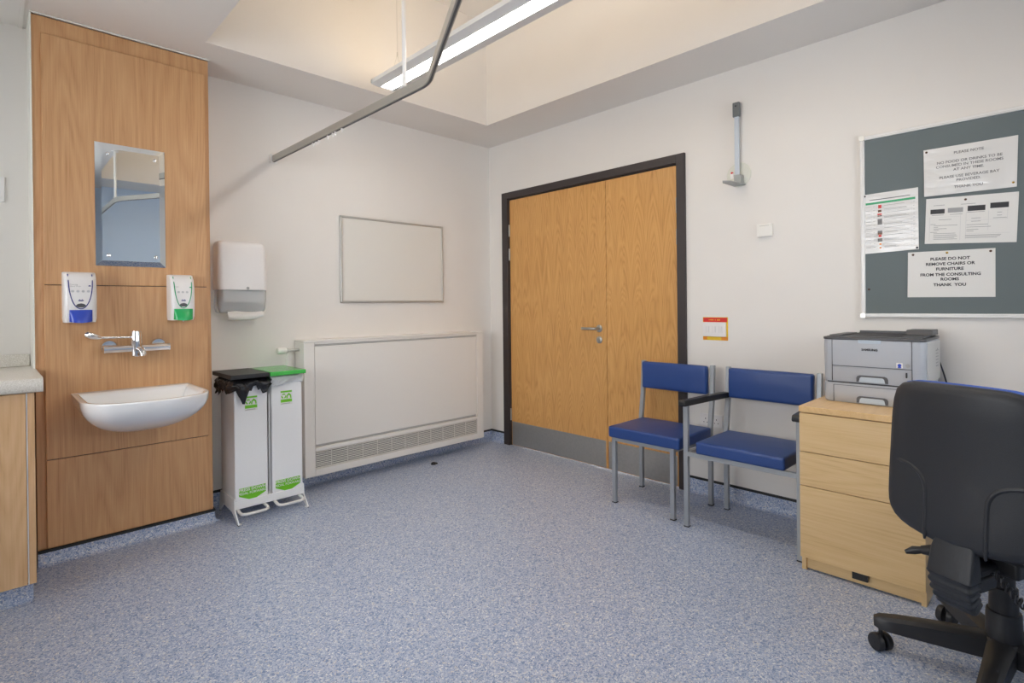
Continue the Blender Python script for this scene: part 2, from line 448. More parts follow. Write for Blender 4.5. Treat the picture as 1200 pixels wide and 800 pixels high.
# coved skirting: the floor vinyl turned up the wall under a black capping strip
def cove(name, p0, p1, nx, ny, top=.088):
    prof = [(0, 0), (.034, .0005), (.020, .005), (.011, .013), (.006, .028), (.004, .05), (.004, top), (0, top)]
    b = MB(); r = []
    for p in (p0, p1): r.append([(p[0]+nx*d, p[1]+ny*d, z) for d, z in prof])
    b.loft(r)
    o = b.build(name, M['floor'], None, loc=(p0[0], p0[1], 0)); o['kind'] = 'structure'
    b = MB(); d0, d1 = -.0, .007
    prof2 = [(d0, top), (d1, top), (d1, top+.012), (d0, top+.014)]
    b.loft([[(p[0]+nx*d, p[1]+ny*d, z) for d, z in prof2] for p in (p0, p1)])
    b.build('capping_strip', M['black'], o)
    return o
PB = -.24                                    # front of the boxed oak panel
cove('baseboard_back', (-2.322, 0, 0), (0, 0, 0), 0, -1)
cove('baseboard_right', (0, 0, 0), (0, -.172, 0), -1, 0)
cove('baseboard_right', (0, -1.892, 0), (0, YF, 0), -1, 0)
cove('baseboard_front', (0, YF, 0), (XL, YF, 0), 0, 1)
cove('baseboard_left', (XL, YF, 0), (XL, -.6, 0), 1, 0)

# ------------------------------------------------------------------ double door in the right wall
d = thing('door_1', 'pair of oak doors in a dark brown frame with steel kick plates', None, (0, -1.03, 0), kind='structure')
b = MB()
FY0, FY1, FZ = -.176, -1.889, 2.166
LY0, LY1, LZ = -.252, -1.822, 2.100
b.box(-.018, .004, FY0, LY0+.008, 0, FZ); b.box(-.018, .004, LY1-.008, FY1, 0, FZ)
b.box(-.018, .004, LY0+.008, LY1-.008, LZ+.010, FZ)
b.box(.0, .12, DY0-.001, LY0+.003, 0, DZ-.001); b.box(.0, .12, LY1-.003, DY1+.001, 0, DZ-.001)
b.box(.0, .12, LY0+.003, LY1-.003, LZ+.004, DZ-.001)
b.box(.060, .12, LY0+.002, LY0-.02, 0, LZ+.004); b.box(.060, .12, LY1-.002, LY1+.02, 0, LZ+.004); b.box(.060, .12, LY0, LY1, LZ-.02, LZ+.004)
b.build('door_frame', M['frame_dark'], d, .002)
YM = -1.256
def leaf(y0, y1, mat, hinge_y, hinge_z):
    l = box(.006, .052, y0, y1, .006, LZ).build('door_leaf', mat, d, .0015)
    s = 1 if y0 > y1 else -1
    box(.0045, .0065, y0-.007*s, y1+(.014 if y1 == YM+.002 else .012)*s, .010, .206).build('kick_plate', M['steel'], l, .0005)
    for z in hinge_z:
        h = MB(); h.cyl((.000, hinge_y, z-.05), (.000, hinge_y, z+.05), .0065, 12)
        for k in range(1, 5): h.cyl((.000, hinge_y, z-.05+.02*k-.0008), (.000, hinge_y, z-.05+.02*k+.0008), .0075, 12)
        h.build('hinge', M['steel'], l)
    return l
l1 = leaf(LY0, YM+.002, M['door1'], LY0+.002, (1.84, 1.635, .265))
l2 = leaf(YM-.002, LY1, M['door2'], LY1-.002, (1.84, 1.635, .265))
h = MB(); h.lathe((.006, -1.190, 1.023), [(.027, 0), (.027, .005), (.022, .009), (0.0, .009)], 28, (-1, 0, 0))
h.tube([(-.003, -1.190, 1.023), (-.028, -1.190, 1.023), (-.043, -1.185, 1.023), (-.050, -1.172, 1.023), (-.050, -1.10, 1.023), (-.048, -1.075, 1.023), (-.040, -1.066, 1.023), (-.020, -1.064, 1.023)], .010, 14)
h.build('door_handle', M['steel'], l1)
h = MB(); h.lathe((.006, -1.190, .94), [(.026, 0), (.026, .005), (.021, .008), (.0, .008)], 28, (-1, 0, 0))
h.rbox(-.010, .0, -1.197, -1.183, .922, .952, .0068, 'x')
h.build('door_lock', M['steel'], l1)

# ------------------------------------------------------------------ boxed oak panel that carries the sink
X0, X1 = -3.068, -2.319
p = thing('wood_wall_panel', 'tall boxed oak panel behind the sink, from the floor to the ceiling', 'wall panel', ((X0+X1)/2, PB, 0))
PBZ = .074
b = MB(); b.box(X0, X1, PB+.0235, -.001, .0, H-.006)
b.build('panel_frame', M['oak_v2'], p, .001)
b = MB(); b.box(X0-.006, X0, PB+.010, 0, .926, H-.001); b.box(X0-.006, X1+.003, PB+.005, PB+.012, H-.006, H-.0005)
b.build('edge_lipping', M['silicone'], p)
IX0, IX1 = -3.034, -2.341
def panel_board(name, z0, z1, mat):
    MB().box(IX0, IX1, PB-.001, PB+.0245, z0, z1).build(name, mat, p, .003, 3)
panel_board('upper_board', 1.3215, 2.508, M['oak_v'])
panel_board('middle_board', .4915, 1.3185, M['oak_v3'])
panel_board('lower_board', PBZ, .4885, M['oak_v'])
b = MB(); b.box(X0, IX0+.002, PB+.016, PB+.024, PBZ, H-.008); b.box(IX1-.002, X1, PB+.016, PB+.024, PBZ, H-.008)
b.box(IX0-.002, IX1+.002, PB+.016, PB+.024, 2.505, H-.008)
b.build('border_boards', M['oak_v2'], p, .0015)
b = MB(); b.box(IX0+.003, IX1-.003, PB+.003, PB+.023, .489, .4913); b.box(IX0+.003, IX1-.003, PB+.003, PB+.023, 1.3187, 1.3213)
b.build('seam', M['seam'], p)
def cove2(p0, p1, nx, ny, top):
    return cove('baseboard_back', p0, p1, nx, ny, top)
o = cove2((X0, PB, 0), (X1, PB, 0), 0, -1, PBZ-.015)
o = cove2((X1, PB, 0), (X1, 0, 0), 1, 0, PBZ-.015)

# mirror with a bevelled edge
MX0, MX1, MZ0, MZ1 = -2.838, -2.540, 1.420, 2.035
g = thing('wall_mirror', 'rectangular mirror without a frame on the oak panel above the basin', 'mirror', ((MX0+MX1)/2, PB-.001, MZ0))
bw = .026; b = MB(); yb, yo, yi = PB-.001, PB-.0035, PB-.0085
def rc(x0, x1, z0, z1, y): return [(x0, y, z0), (x1, y, z0), (x1, y, z1), (x0, y, z1)]
b.loft([rc(MX0, MX1, MZ0, MZ1, yb), rc(MX0, MX1, MZ0, MZ1, yo), rc(MX0+bw, MX1-bw, MZ0+bw, MZ1-bw, yi)])
b.build('mirror_glass', M['mirror'], g, sharp=1)
for x in (MX0+.052, MX1-.045):
    for z in (MZ0+.052, MZ1-.052):
        MB().lathe((x, yi, z), [(.0085, 0), (.0085, .002), (.006, .005), (0, .006)], 20, (0, -1, 0)).build('dome_screw', M['chrome'], g)

# soap dispensers
def dispenser(x0, x1, lever_m, line_m, label, deep, small, group):
    z0, z1 = 1.140, 1.382; xm = (x0+x1)/2; w = x1-x0
    t = thing('soap_dispenser', label, 'soap dispenser', (xm, PB-.001, z0), group)
    yb = PB-.0012
    b = MB(); rings = []
    # side profile: the top curves back to the wall
    prof = [(z0, .085), (z0+.02, .092), (z0+.06, .098), (z0+.12, .100), (z0+.17, .096), (z0+.21, .084), (z1-.010, .066), (z1-.003, .055), (z1, .040)]
    for z, dp in prof:
        hw = w/2-(.003 if z in (z0, z1) else 0); yf = yb-dp
        pts = rrect(xm-hw, xm+hw, yf, yb+.06, .022, 5)
        rings.append([(px, min(py, yb), z) for px, py in pts])
    b.loft(rings); b.build('housing', M['plastic_white'], t, sharp=50)
    def yf(z):
        for (za, da), (zb, db) in zip(prof, prof[1:]):
            if za <= z <= zb: return yb-(da+(db-da)*(z-za)/(zb-za))
        return yb-.09
    # the coloured U line on the front
    pts = []
    for k in range(25):
        a = PI*k/24; xx = xm-.046*math.cos(a)*(w/.127); zz = z1-.012-.165*math.sin(a)**.75
        pts.append((xx, yf(zz)+.0008, zz))
    MB().tube(pts, .0024, 8).build('curved_line', line_m, t)
    # window and lever
    b = MB(); q = [(xm-.020, z0+.080), (xm-.012, z0+.088), (xm, z0+.091), (xm+.012, z0+.088), (xm+.020, z0+.080), (xm+.010, z0+.072), (xm-.010, z0+.072)]
    b.prism(q, 'y', yf(z0+.08)-.0015, yf(z0+.08)+.004); b.build('level_window', M['printer_dark'], t)
    hw = .043; rings = []
    for k in range(9):
        u = k/8; z = z0+.060-u*.056; bul = .006+.016*math.sin(u*PI/2)**2
        row = []
        for j in range(13):
            s = -1+2*j/12; row.append((xm+s*hw, yb-.098-bul*(1-s*s)**.5 if abs(s) < .999 else yb-.098, z-(.006*(1-s*s) if k == 8 else 0)))
        row += [(xm+hw, yb-.075, z), (xm-hw, yb-.075, z)]
        rings.append(row)
    MB().loft(rings).build('push_lever', lever_m, t, sharp=50)
    zz = z1-.066
    text('Foaming\nHand Wash' if deep else 'Hand', .0085, (xm-.040, yf(zz)-.0008, zz), (1, 0, 0), (0, .1, 1), M['grey_ink'], t, align='LEFT')
    MB().lathe((xm+.034, yf(zz), zz-.004), [(.0055, 0), (.0055, .0012), (0, .0013)], 16, (0, -1, 0)).build('round_badge', line_m, t)
    for k in range(4 if deep else 3):
        zq = z1-.094; MB().lathe((xm-.030+.0195*k+(0 if deep else .008), yf(zq)+.0004, zq), [(.006, 0), (.006, .0008), (0, .0009)], 14, (0, -1, 0)).build('pictogram', M['pale_ink'], t)
    text('deb', .014, (xm, yf(z0+.105)-.0009, z0+.105), (1, 0, 0), (0, 0, 1), M['blue_dark'], t, bold=.0004)
    if not deep: MB().cyl((xm, yb-.09, z0-.006), (xm, yb-.09, z0+.004), .004, 10).build('nozzle', M['plastic_white'], t)
dispenser(-2.970, -2.845, M['blue_plastic'], M['blue_dark'], 'white wall soap dispenser with a blue lever, left of the mirror on the oak panel', True, False, 'soap dispensers on the oak panel')
dispenser(-2.537, -2.424, M['green_plastic'], M['green_dark'], 'white wall soap dispenser with a green lever, right of the mirror on the oak panel', False, True, 'soap dispensers on the oak panel')

# mixer tap on the panel
t = thing('mixer_tap', 'chrome wall mixer tap with a long elbow lever above the white sink', 'tap', (-2.685, PB, .98))
YT = PB-.070
b = MB(); b.cyl((-2.815, YT, 1.003), (-2.545, YT, 1.003), .0185, 28)
b.cyl((-2.820, YT, 1.003), (-2.813, YT, 1.003), .0200, 28); b.cyl((-2.547, YT, 1.003), (-2.540, YT, 1.003), .0195, 28)
for x in (-2.790, -2.580): b.cyl((x, PB-.004, 1.003), (x, YT, 1.003), .013, 20)
b.build('tap_body', M['chrome'], t)
for x in (-2.790, -2.580):
    MB().lathe((x, PB-.0009, 1.012), [(.036, 0), (.036, .006), (.031, .018), (.013, .018), (0, .018)], 28, (0, -1, 0)).build('wall_flange', M['chrome'], t)
b = MB(); b.lathe((-2.685, YT, .962), [(.019, 0), (.024, .004), (.025, .06), (.025, .105), (.022, .128), (0, .130)], 32)
b.build('cartridge', M['chrome'], t)
b = MB(); b.tube([(-2.680, YT-.018, 1.000), (-2.672, YT-.040, .998), (-2.668, YT-.058, .984), (-2.668, YT-.062, .966)], .0135, 20)
b.build('spout', M['chrome'], t)
b = MB(); b.tube([(-2.700, YT, 1.060), (-2.76, YT-.010, 1.062), (-2.835, YT-.024, 1.065)], .0062, 12)
b.tube([(-2.832, YT-.024, 1.064), (-2.845, YT-.026, 1.066), (-2.868, YT-.030, 1.074), (-2.888, YT-.034, 1.082), (-2.896, YT-.036, 1.084)], [.0065, .013, .018, .016, .006], 16)
b.build('elbow_lever', M['chrome'], t)

# wash basin
SX, RZ = -2.690, .797
def plan(s, n=48, hw=.251, straight=.335, bow=.212):
    """half round plan: wall edge, straight sides, bowed front; s scales towards the wall centre"""
    pts = [(-hw, 0)]
    for k in range(7): pts.append((-hw, straight*(k+1)/8))
    for k in range(n+1):
        a = PI*k/n; c = math.cos(a); sn = math.sin(a)
        pts.append((-hw*math.copysign(abs(c)**.74, c), straight+bow*sn**.84))
    for k in range(7): pts.append((hw, straight*(7-k)/8))
    pts.append((hw, 0))
    return [(x*s, y) for x, y in pts]
sk = thing('wash_basin', 'white ceramic wall hung wash basin with bowed front on the oak panel', 'sink', (SX, PB-.002, .6))
Y0 = PB-.0015
b = MB(); rings = []
def ring(sx, sy, z, off=0): return [(SX+x*sx, Y0-off-y*sy, z) for x, y in plan(1)]
KN = 12
for k in range(KN+1):                         # underside from the belly up to the rim
    a = PI/2*(1-k/KN); cz = math.cos(a)
    rings.append(ring(max(cz**1.12, .02), max(cz**1.1, .02)*.88+.12, RZ-.008-.192*math.sin(a)))
rings += [ring(1, 1, RZ-.004), ring(.994, .996, RZ-.0008), ring(.982, .990, RZ)]
def inner(k, z, off, w, dd):                   # the hollow of the bowl
    return [(SX+x*w, Y0-off-y*dd, z) for x, y in plan(1)]
rings += [inner(0, RZ, .060, .915, .86), inner(0, RZ-.003, .064, .90, .845), inner(0, RZ-.02, .070, .88, .82), inner(0, RZ-.06, .095, .80, .70),
          inner(0, RZ-.10, .11, .66, .58), inner(0, RZ-.125, .14, .42, .38), inner(0, RZ-.130, .20, .06, .05)]
b.loft(rings); b.build('basin', M['ceramic'], sk, sharp=60)
MB().lathe((SX, Y0-.22, RZ-.129), [(.022, 0), (.022, .002), (.012, .003), (0, .002)], 24).build('waste_outlet', M['chrome'], sk)

# ------------------------------------------------------------------ cabinet and worktop at the far left
CYF = -.650
cb = thing('base_cabinet', 'oak laminate base cabinet under the beige worktop at the left edge', 'cabinet', (-3.85, -.3, 0))
b = MB(); b.box(-4.70, -3.118, CYF+.022, -.001, .084, .864); b.build('cabinet_body', M['oak_cab'], cb)
b = MB(); b.box(-3.114, -3.092, CYF, -.001, .084, .864); b.build('end_panel', M['oak_cab'], cb, .0008)
box(-3.1178, -3.1145, CYF-.001, -.01, .084, .864).build('edging_strip', M['plastic_white'], cb)
for xa, xb in ((-3.62, -3.1195), (-4.122, -3.623)):
    dd = box(xa, xb, CYF, CYF+.019, .084, .862).build('cabinet_door', M['oak_cab'], cb, .001)
    hx = xa+.05
    h = MB(); h.tube([(hx, CYF, .70), (hx, CYF-.03, .70), (hx, CYF-.03, .58), (hx, CYF, .58)], .005, 10); h.build('door_pull', M['alu'], dd)
b = MB(); b.box(-4.70, -3.118, CYF+.055, CYF+.075, 0, .084); b.box(-3.130, -3.1, CYF+.06, -.26, 0, .084)
b.build('plinth', M['floor'], cb)
o = cove('baseboard_back', (-4.70, CYF+.055, 0), (-3.104, CYF+.055, 0), 0, -1, .07)
wt = thing('worktop', 'beige speckled worktop with upstand at the left edge', 'worktop', (-3.9, -.3, .865))
prof = [(0, .866), (0, .926), (-CYF+.018, .926), (-CYF+.028, .922), (-CYF+.034, .912), (-CYF+.034, .880), (-CYF+.028, .870), (-CYF+.018, .866)]
b = MB(); xe0, xe1 = -4.72, -3.066
b.loft([[(x, -yy, z) for yy, z in prof] for x in (xe0, xe1)]); b.build('counter_slab', M['worktop'], wt)
box(-4.72, -3.078, -.018, -.0005, .9265, .985).build('upstand', M['worktop'], wt, .002)
sw = thing('light_switch', 'white plastic switch plate on the wall at the left edge', 'switch', (-3.205, 0, 1.73))
MB().rbox(-3.248, -3.161, -.009, -.0005, 1.727, 1.847, .006, 'y').build('switch_plate', M['plastic_white'], sw, .001)
MB().rbox(-3.225, -3.185, -.013, -.009, 1.765, 1.81, .003, 'y').build('rocker', M['plastic_white'], sw, .001)

# ------------------------------------------------------------------ paper towel dispenser
t = thing('paper_towel_dispenser', 'white wall paper towel dispenser with translucent grey lower half', 'towel dispenser', (-2.10, 0, 1.17))
TX0, TX1 = -2.245, -1.962
def tw(z0, z1, d0, d1, name, mat, r0=.025):
    b = MB(); rings = []
    for z, dp, ins in ((z0, d0, 0), ((z0+z1)/2, (d0+d1)/2+.003, 0), (z1, d1, 0)):
        pts = rrect(TX0+ins, TX1-ins, -dp, .08, .03, 6); rings.append([(x, min(y, -.0008), z) for x, y in pts])
    return b, rings
b = MB(); rings = []
for z, dp, ins in ((1.312, .104, 0), (1.40, .106, 0), (1.50, .104, .001), (1.575, .098, .003), (1.592, .094, .006), (1.602, .086, .012), (1.607, .070, .022)):
    rings.append([(x, min(y, -.0008), z) for x, y in rrect(TX0+ins, TX1-ins, -dp, .08, .03, 6)])
b.loft(rings); b.build('upper_cover', M['plastic_white'], t, sharp=50)
b = MB(); rings = []
for z, dp, ins in ((1.3115, .102, .001), (1.25, .100, .002), (1.20, .094, .004), (1.180, .088, .010), (1.172, .078, .022)):
    rings.append([(x, min(y, -.0008), z) for x, y in rrect(TX0+ins, TX1-ins, -dp, .08, .028, 6)])
b.loft(rings); b.build('lower_cover', M['smoke'], t, sharp=50)
MB().lathe((-2.080, -.1045, 1.322), [(.009, 0), (.008, .0015), (0, .0018)], 18, (0, -1, 0)).build('badge', M['grey_ink'], t)
MB().cyl((-1.963, -.05, 1.37), (-1.9605, -.05, 1.37), .006, 12).build('key_lock', M['grey_ink'], t)
b = MB(); b.box(TX0+.035, TX1-.035, -.080, -.010, 1.235, 1.30); b.build('towel_stack', M['paper'], t)
b = MB(); rows = []
for k in range(9):
    u = k/8; z = 1.182-.056*u; row = []
    for j in range(13):
        s = j/12; x = -2.192+s*(.205-.012*abs(u-.5)); zz = z+.010*u*(s-.4)**2*4+(.012*u*max(0, s-.55)); y = -.082-.022*math.sin(u*2.4)-.006*math.sin(s*7)
        row.append((x, y, zz))
    rows.append(row)
fr = [[(x, y-.0008, z) for x, y, z in r] for r in rows]
for r, q in zip(rows, fr): r.extend(reversed(q))
b.loft(rows); o = b.build('paper_towel', M['paper'], None, sharp=70, loc=(-2.09, -.09, 1.13)); tag(o, 'white folded paper towel hanging out of the towel dispenser', 'paper towel')

# ------------------------------------------------------------------ double pedal bin
bn = thing('waste_bin', 'white double pedal bin with one black and one green lid beside the oak panel', 'bin', (-2.05, -.22, 0))
BF, BB = -.345, -.105
for x0, x1 in ((-2.240, -2.060), (-2.036, -1.856)):
    b = MB(); b.box(x0, x1, BB, BF, .112, .795); b.build('bin_body', M['bin_white'], bn, .006, 3)
b = MB(); b.box(-2.243, -1.853, BB-.002, BF-.003, .070, .115)
b.box(-2.060, -2.036, BB, BB-.02, .115, .78); b.box(-2.0505, -2.0455, BF+.004, BF+.012, .115, .70)
b.build('base_rail', M['bin_white'], bn, .004)
for s, x in ((-1, -2.243), (1, -1.853)):
    b = MB(); q = [(BB+.03, .02), (BB+.045, .004), (BB+.030, .004), (BB-.06, .062), (BF+.055, .062), (BF-.068, .004), (BF-.052, .004), (BF-.075, .012), (BF-.003, .125), (BB, .125), (BB+.035, .03)]
    q = [(BB+.03, .004), (BB+.042, .010), (BB+.0, .13), (BF-.003, .13), (BF-.006, .070), (BF-.066, .012), (BF-.068, .004), (BF-.045, .004), (BF+.04, .052), (BB-.055, .060), (BB+.015, .004)]
    b.prism(q, 'x', x-.004, x+.003)
    b.box(x-.004, x+(.016 if s < 0 else -.016), BF-.070, BF-.045, .004, .007)
    b.build('side_foot', M['bin_white'], bn, .001)
    b = MB(); b.box(x-.003, x+.003, BF-.068, BF-.048, 0, .0045); b.build('rubber_foot', M['black'], bn)
    box(x-.003, x+.003, BB+.018, BB+.036, 0, .0045).build('rubber_foot', M['black'], bn)
def lid(x0, x1, mat, nm='bin_lid', lean=0):
    b = MB(); b.box(x0, x1, BB+.045, BF-.058, .806, .830)
    b.build(nm, mat, bn, .004, 3)
lid(-2.272, -2.064, M['black']); lid(-2.062, -1.852, M['green_lid'])
box(-2.20, -1.90, BB-.001, BB+.02, .76, .806).build('lid_hinge', M['bin_white'], bn)
for x0, x1 in ((-2.232, -2.072), (-2.028, -1.868)):
    b = MB(); y1, y2, z = BF+.06, BF-.070, .058
    b.tube([(x0+.01, y1, z+.012), (x0+.006, y2+.03, z), (x0+.010, y2+.012, z-.002), (x0+.03, y2, z-.003), (x1-.03, y2, z-.003), (x1-.010, y2+.012, z-.002), (x1-.006, y2+.03, z), (x1-.01, y1, z+.012)], .0085, 12)
    b.build('pedal', M['white_enamel'], bn)
for x0, x1, zt in ((-2.185, -2.115, .700), (-1.985, -1.915, .708)):
    s = box(x0, x1, BF-.0008, BF, zt-.084, zt).build('recycling_sticker', M['paper'], bn)
    yy = BF-.0008
    b = MB(); b.box(x0+.002, x1-.002, yy-.0004, yy, zt-.012, zt-.002); b.box(x0+.002, x1-.002, yy-.0004, yy, zt-.070, zt-.052)
    cx, cz = x0+.020, zt-.033
    for a in (90, 210, 330):
        a0 = math.radians(a-42); a1 = math.radians(a+30); pts = []
        for k in range(7):
            q = a0+(a1-a0)*k/6; pts.append((cx+.015*math.cos(q), cz+.015*math.sin(q)))
        q = math.radians(a+58); pts.append((cx+.0115*math.cos(q), cz+.0115*math.sin(q)))
        for k in range(7):
            q = a1-(a1-a0)*k/6; pts.append((cx+.008*math.cos(q), cz+.008*math.sin(q)))
        b.prism(pts, 'y', yy-.0004, yy)
    cx = x1-.020; b.prism([(cx-.016, cz-.015), (cx-.013, cz+.004), (cx, cz+.017), (cx+.013, cz+.004), (cx+.016, cz-.015), (cx+.008, cz-.015), (cx+.007, cz-.002), (cx, cz+.004), (cx-.007, cz-.002), (cx-.008, cz-.015)], 'y', yy-.0004, yy)
    b.build('green_print', M['lime'], s)
    b = MB(); b.box(x0+.004, x1-.012, yy-.0004, yy, zt-.079, zt-.076); b.build('small_print', M['grey_ink'], s)
for x0, x1 in ((-2.220, -2.074), (-2.018, -1.872)):
    b = MB(); b.prism([(x0, .183), (x0, .139), ((x0+x1)/2, .105), (x1, .139), (x1, .183)], 'y', BF-.0009, BF)
    s = b.build('arrow_sticker', M['lime'], bn)
    text('PRESS DOWN', .0225, ((x0+x1)/2, BF-.0010, .1715), (1, 0, 0), (0, 0, 1), M['paper'], s, bold=.0005, sx=1.05)
    text('PEDAL FORWARD', .0190, ((x0+x1)/2, BF-.0010, .151), (1, 0, 0), (0, 0, 1), M['paper'], s, bold=.0003, sx=1.0)

def liner(name, label, x0, x1, mat, drop, jag, seed, out, phase):
    rnd = random.Random(seed)
    n = 72; per = []
    y0, y1 = BF-.004, BB+.004
    W, D = x1-x0, y1-y0; L = 2*(W+D)
    for k in range(n):
        s = L*k/n
        if s < W: q = (x0+s, y0, 0, -1)
        elif s < W+D: q = (x1, y0+s-W, 1, 0)
        elif s < 2*W+D: q = (x1-(s-W-D), y1, 0, 1)
        else: q = (x0, y1-(s-2*W-D), -1, 0)
        per.append(q)
    drops = [drop(k/n*L, W, D)+jag*(rnd.random()-.5) for k in range(n)]
    rings = []
    for i in range(9):
        u = i/8; row = []
        for k, (x, y, nx, ny) in enumerate(per):
            nz = noise.noise(Vector((x*22+seed, y*22, u*2.2)))
            lim = .0 if ny > 0 else 1
            o = .002+out*math.sin(min(1, u*1.3)*PI*.75)*lim*(.6+.9*abs(nz))+ .012*u*nz*lim
            o = max(o, .0015)
            row.append((x+nx*o, y+ny*min(o, .05 if ny < 0 else .003), .802-drops[k]*u+.006*nz*u))
        rings.append(row)
    b = MB(); b.loft(rings, False, False)
    ob = b.build(name, mat, None, sharp=80, loc=((x0+x1)/2, (y0+y1)/2, .75))
    so = ob.modifiers.new('thickness', 'SOLIDIFY'); so.thickness = .0012; so.offset = 1
    return tag(ob, label, 'bin liner', 'bin liners')
def bdrop(s, W, D):
    if s < W:
        u = s/W
        return .060+.070*math.exp(-((u-.24)/.16)**2)+.012*math.sin(u*9)+.020*math.exp(-((u-.85)/.08)**2)
    if s < W+D: return .035
    if s < 2*W+D: return .03
    return .075+.02*math.sin((s-2*W-D)*30)
def wdrop(s, W, D):
    if s < W: return .046+.010*math.sin(s/W*7)
    return .035
liner('bin_liner', 'black plastic bin liner spilling out under the black lid', -2.240, -2.058, M['black_bag'], bdrop, .030, 3, .046, 0)
liner('bin_liner', 'thin white plastic bin liner folded over under the green lid', -2.038, -1.856, M['white_bag'], wdrop, .010, 5, .014, 0)

# ------------------------------------------------------------------ radiator
rd = thing('radiator', 'wide low surface temperature radiator casing on the back wall', 'radiator', (-.99, 0, .09))
RX0, RX1, RF, RZ0, RZ1 = -1.757, -.223, -.150, .090, .984
b = MB()
b.box(RX0, RX0+.070, RF, -.0008, RZ0, RZ1-.014); b.box(RX1-.070, RX1, RF, -.0008, RZ0, RZ1-.014)
b.box(RX0+.07, RX1-.07, RF, RF+.02, RZ0, .138); b.box(RX0+.07, RX1-.07, RF, RF+.02, .252, .279)
b.box(RX0+.07, RX1-.07, RF, RF+.02, .956, RZ1-.014)
b.box(RX0-.002, RX1+.002, RF-.003, -.0008, RZ1-.014, RZ1)
b.box(RX0+.07, RX1-.07, -.03, -.0008, RZ0+.02, RZ1-.014)
b.build('casing', M['rad'], rd, .004, 3)
box(RX0+.072, RX1-.072, RF+.002, RF+.018, .296, .942).build('front_panel', M['rad'], rd, .003, 3)
b = MB(); b.box(RX0+.072, RX1-.072, RF+.019, RF+.023, .279, .297); b.box(RX0+.072, RX1-.072, RF+.019, RF+.023, .941, .957)
b.build('groove', M['printer_side'], rd)  # shade in the grooves painted as darker grey strips
b = MB(); b.box(RX0+.07, RX1-.07, RF+.020, RF+.022, .138, .252); b.build('grille_void', M['void'], rd)  # dark sheet painted in for the shade behind the slats
b = MB(); ng = 10
for k in range(ng):
    z = .1435+k*.0115; b.prism([(RF+.001, z-.0022), (RF+.001, z+.0022), (RF+.010, z+.0036), (RF+.010, z+.0010)], 'x', RX0+.07, RX1-.07)
nb = 12
for k in range(1, nb):
    x = RX0+.07+(RX1-RX0-.14)*k/nb; b.box(x-.0012, x+.0012, RF+.012, RF+.018, .138, .252)
b.build('grille', M['rad'], rd)
v = MB(); zc = .924
v.lathe((-1.900, -.075, zc), [(.017, 0), (.021, .004), (.0225, .02), (.0225, .048), (.019, .058), (.0, .058)], 20, (1, 0, 0))
vb = v.build('thermostatic_valve', M['plastic_cream'], rd)
v = MB(); v.cyl((-1.843, -.075, zc), (-1.828, -.075, zc), .013, 16); v.cyl((-1.830, -.075, zc), (-1.756, -.075, zc), .009, 16); v.box(-1.845, -1.838, -.088, -.062, zc-.02, zc+.014)
v.build('valve_body', M['alu'], vb)
MB().cyl((-1.836, -.075, .0), (-1.836, -.075, zc), .0065, 12).build('supply_pipe', M['rad'], rd)

# ------------------------------------------------------------------ whiteboard
wb = thing('whiteboard', 'small blank whiteboard in a thin aluminium frame above the radiator', 'whiteboard', (-.978, 0, 1.23))
b = MB(); fx0, fx1, fz0, fz1, fw = -1.428, -.529, 1.231, 1.851, .014
b.rbox(fx0, fx1, -.016, -.0008, fz0, fz0+fw, .003, 'x'); b.rbox(fx0, fx1, -.016, -.0008, fz1-fw, fz1, .003, 'x')
b.rbox(fx0, fx0+fw, -.016, -.0008, fz0, fz1, .003, 'z'); b.rbox(fx1-fw, fx1, -.016, -.0008, fz0, fz1, .003, 'z')
b.build('board_frame', M['alu'], wb, .002)
box(fx0+fw, fx1-fw, -.009, -.0012, fz0+fw, fz1-fw).build('writing_surface', M['whiteboard'], wb)

# ------------------------------------------------------------------ curtain track
TZ = 2.143
ct = thing('curtain_track', 'bent aluminium curtain track running out from the back wall', 'curtain track', (-1.88, -1.7, TZ))
XR2 = -2.405
path = [(-1.882, -.012), (-1.874, -.6), (-1.866, -1.2), (-1.862, -1.64)]
for k in range(1, 8):
    t_ = k/7; a = (1-t_)**2; b_ = 2*t_*(1-t_); c_ = t_*t_
    path.append((a*-1.862+b_*-1.862+c_*-1.895, a*-1.64+b_*-1.705+c_*-1.765))
path += [(-2.04, -2.045), (-2.19, -2.335), (-2.35, -2.60)]
for k in range(1, 6):
    t_ = k/5; a = (1-t_)**2; b_ = 2*t_*(1-t_); c_ = t_*t_
    path.append((a*-2.35+b_*XR2+c_*XR2, a*-2.60+b_*-2.69+c_*-2.82))
path += [(XR2, YF+.012)]
def sweep(path, w, z0, z1):
    rings = []
    P = [Vector((x, y, 0)) for x, y in path]
    for i, p_ in enumerate(P):
        if i == 0: dd = P[1]-p_
        elif i == len(P)-1: dd = p_-P[-2]
        else: dd = (P[i+1]-p_).normalized()+(p_-P[i-1]).normalized()
        dd.normalize(); nn = Vector((-dd.y, dd.x, 0))
        rings.append([(p_.x+nn.x*w/2*s, p_.y+nn.y*w/2*s, z) for s, z in ((-1, z0), (1, z0), (1, z1), (-1, z1))])
    return MB().loft(rings)
sweep(path, .020, TZ+.003, TZ+.043).build('track_rail', M['track'], ct, .002, sharp=25)
sweep(path, .008, TZ, TZ+.006).build('track_slot', M['printer_dark'], ct)
box(-1.904, -1.860, -.014, -.0005, TZ-.006, TZ+.052).build('wall_bracket', M['white_enamel'], ct, .002)
box(XR2-.022, XR2+.022, YF+.0005, YF+.014, TZ-.006, TZ+.052).build('wall_bracket', M['white_enamel'], ct, .002)
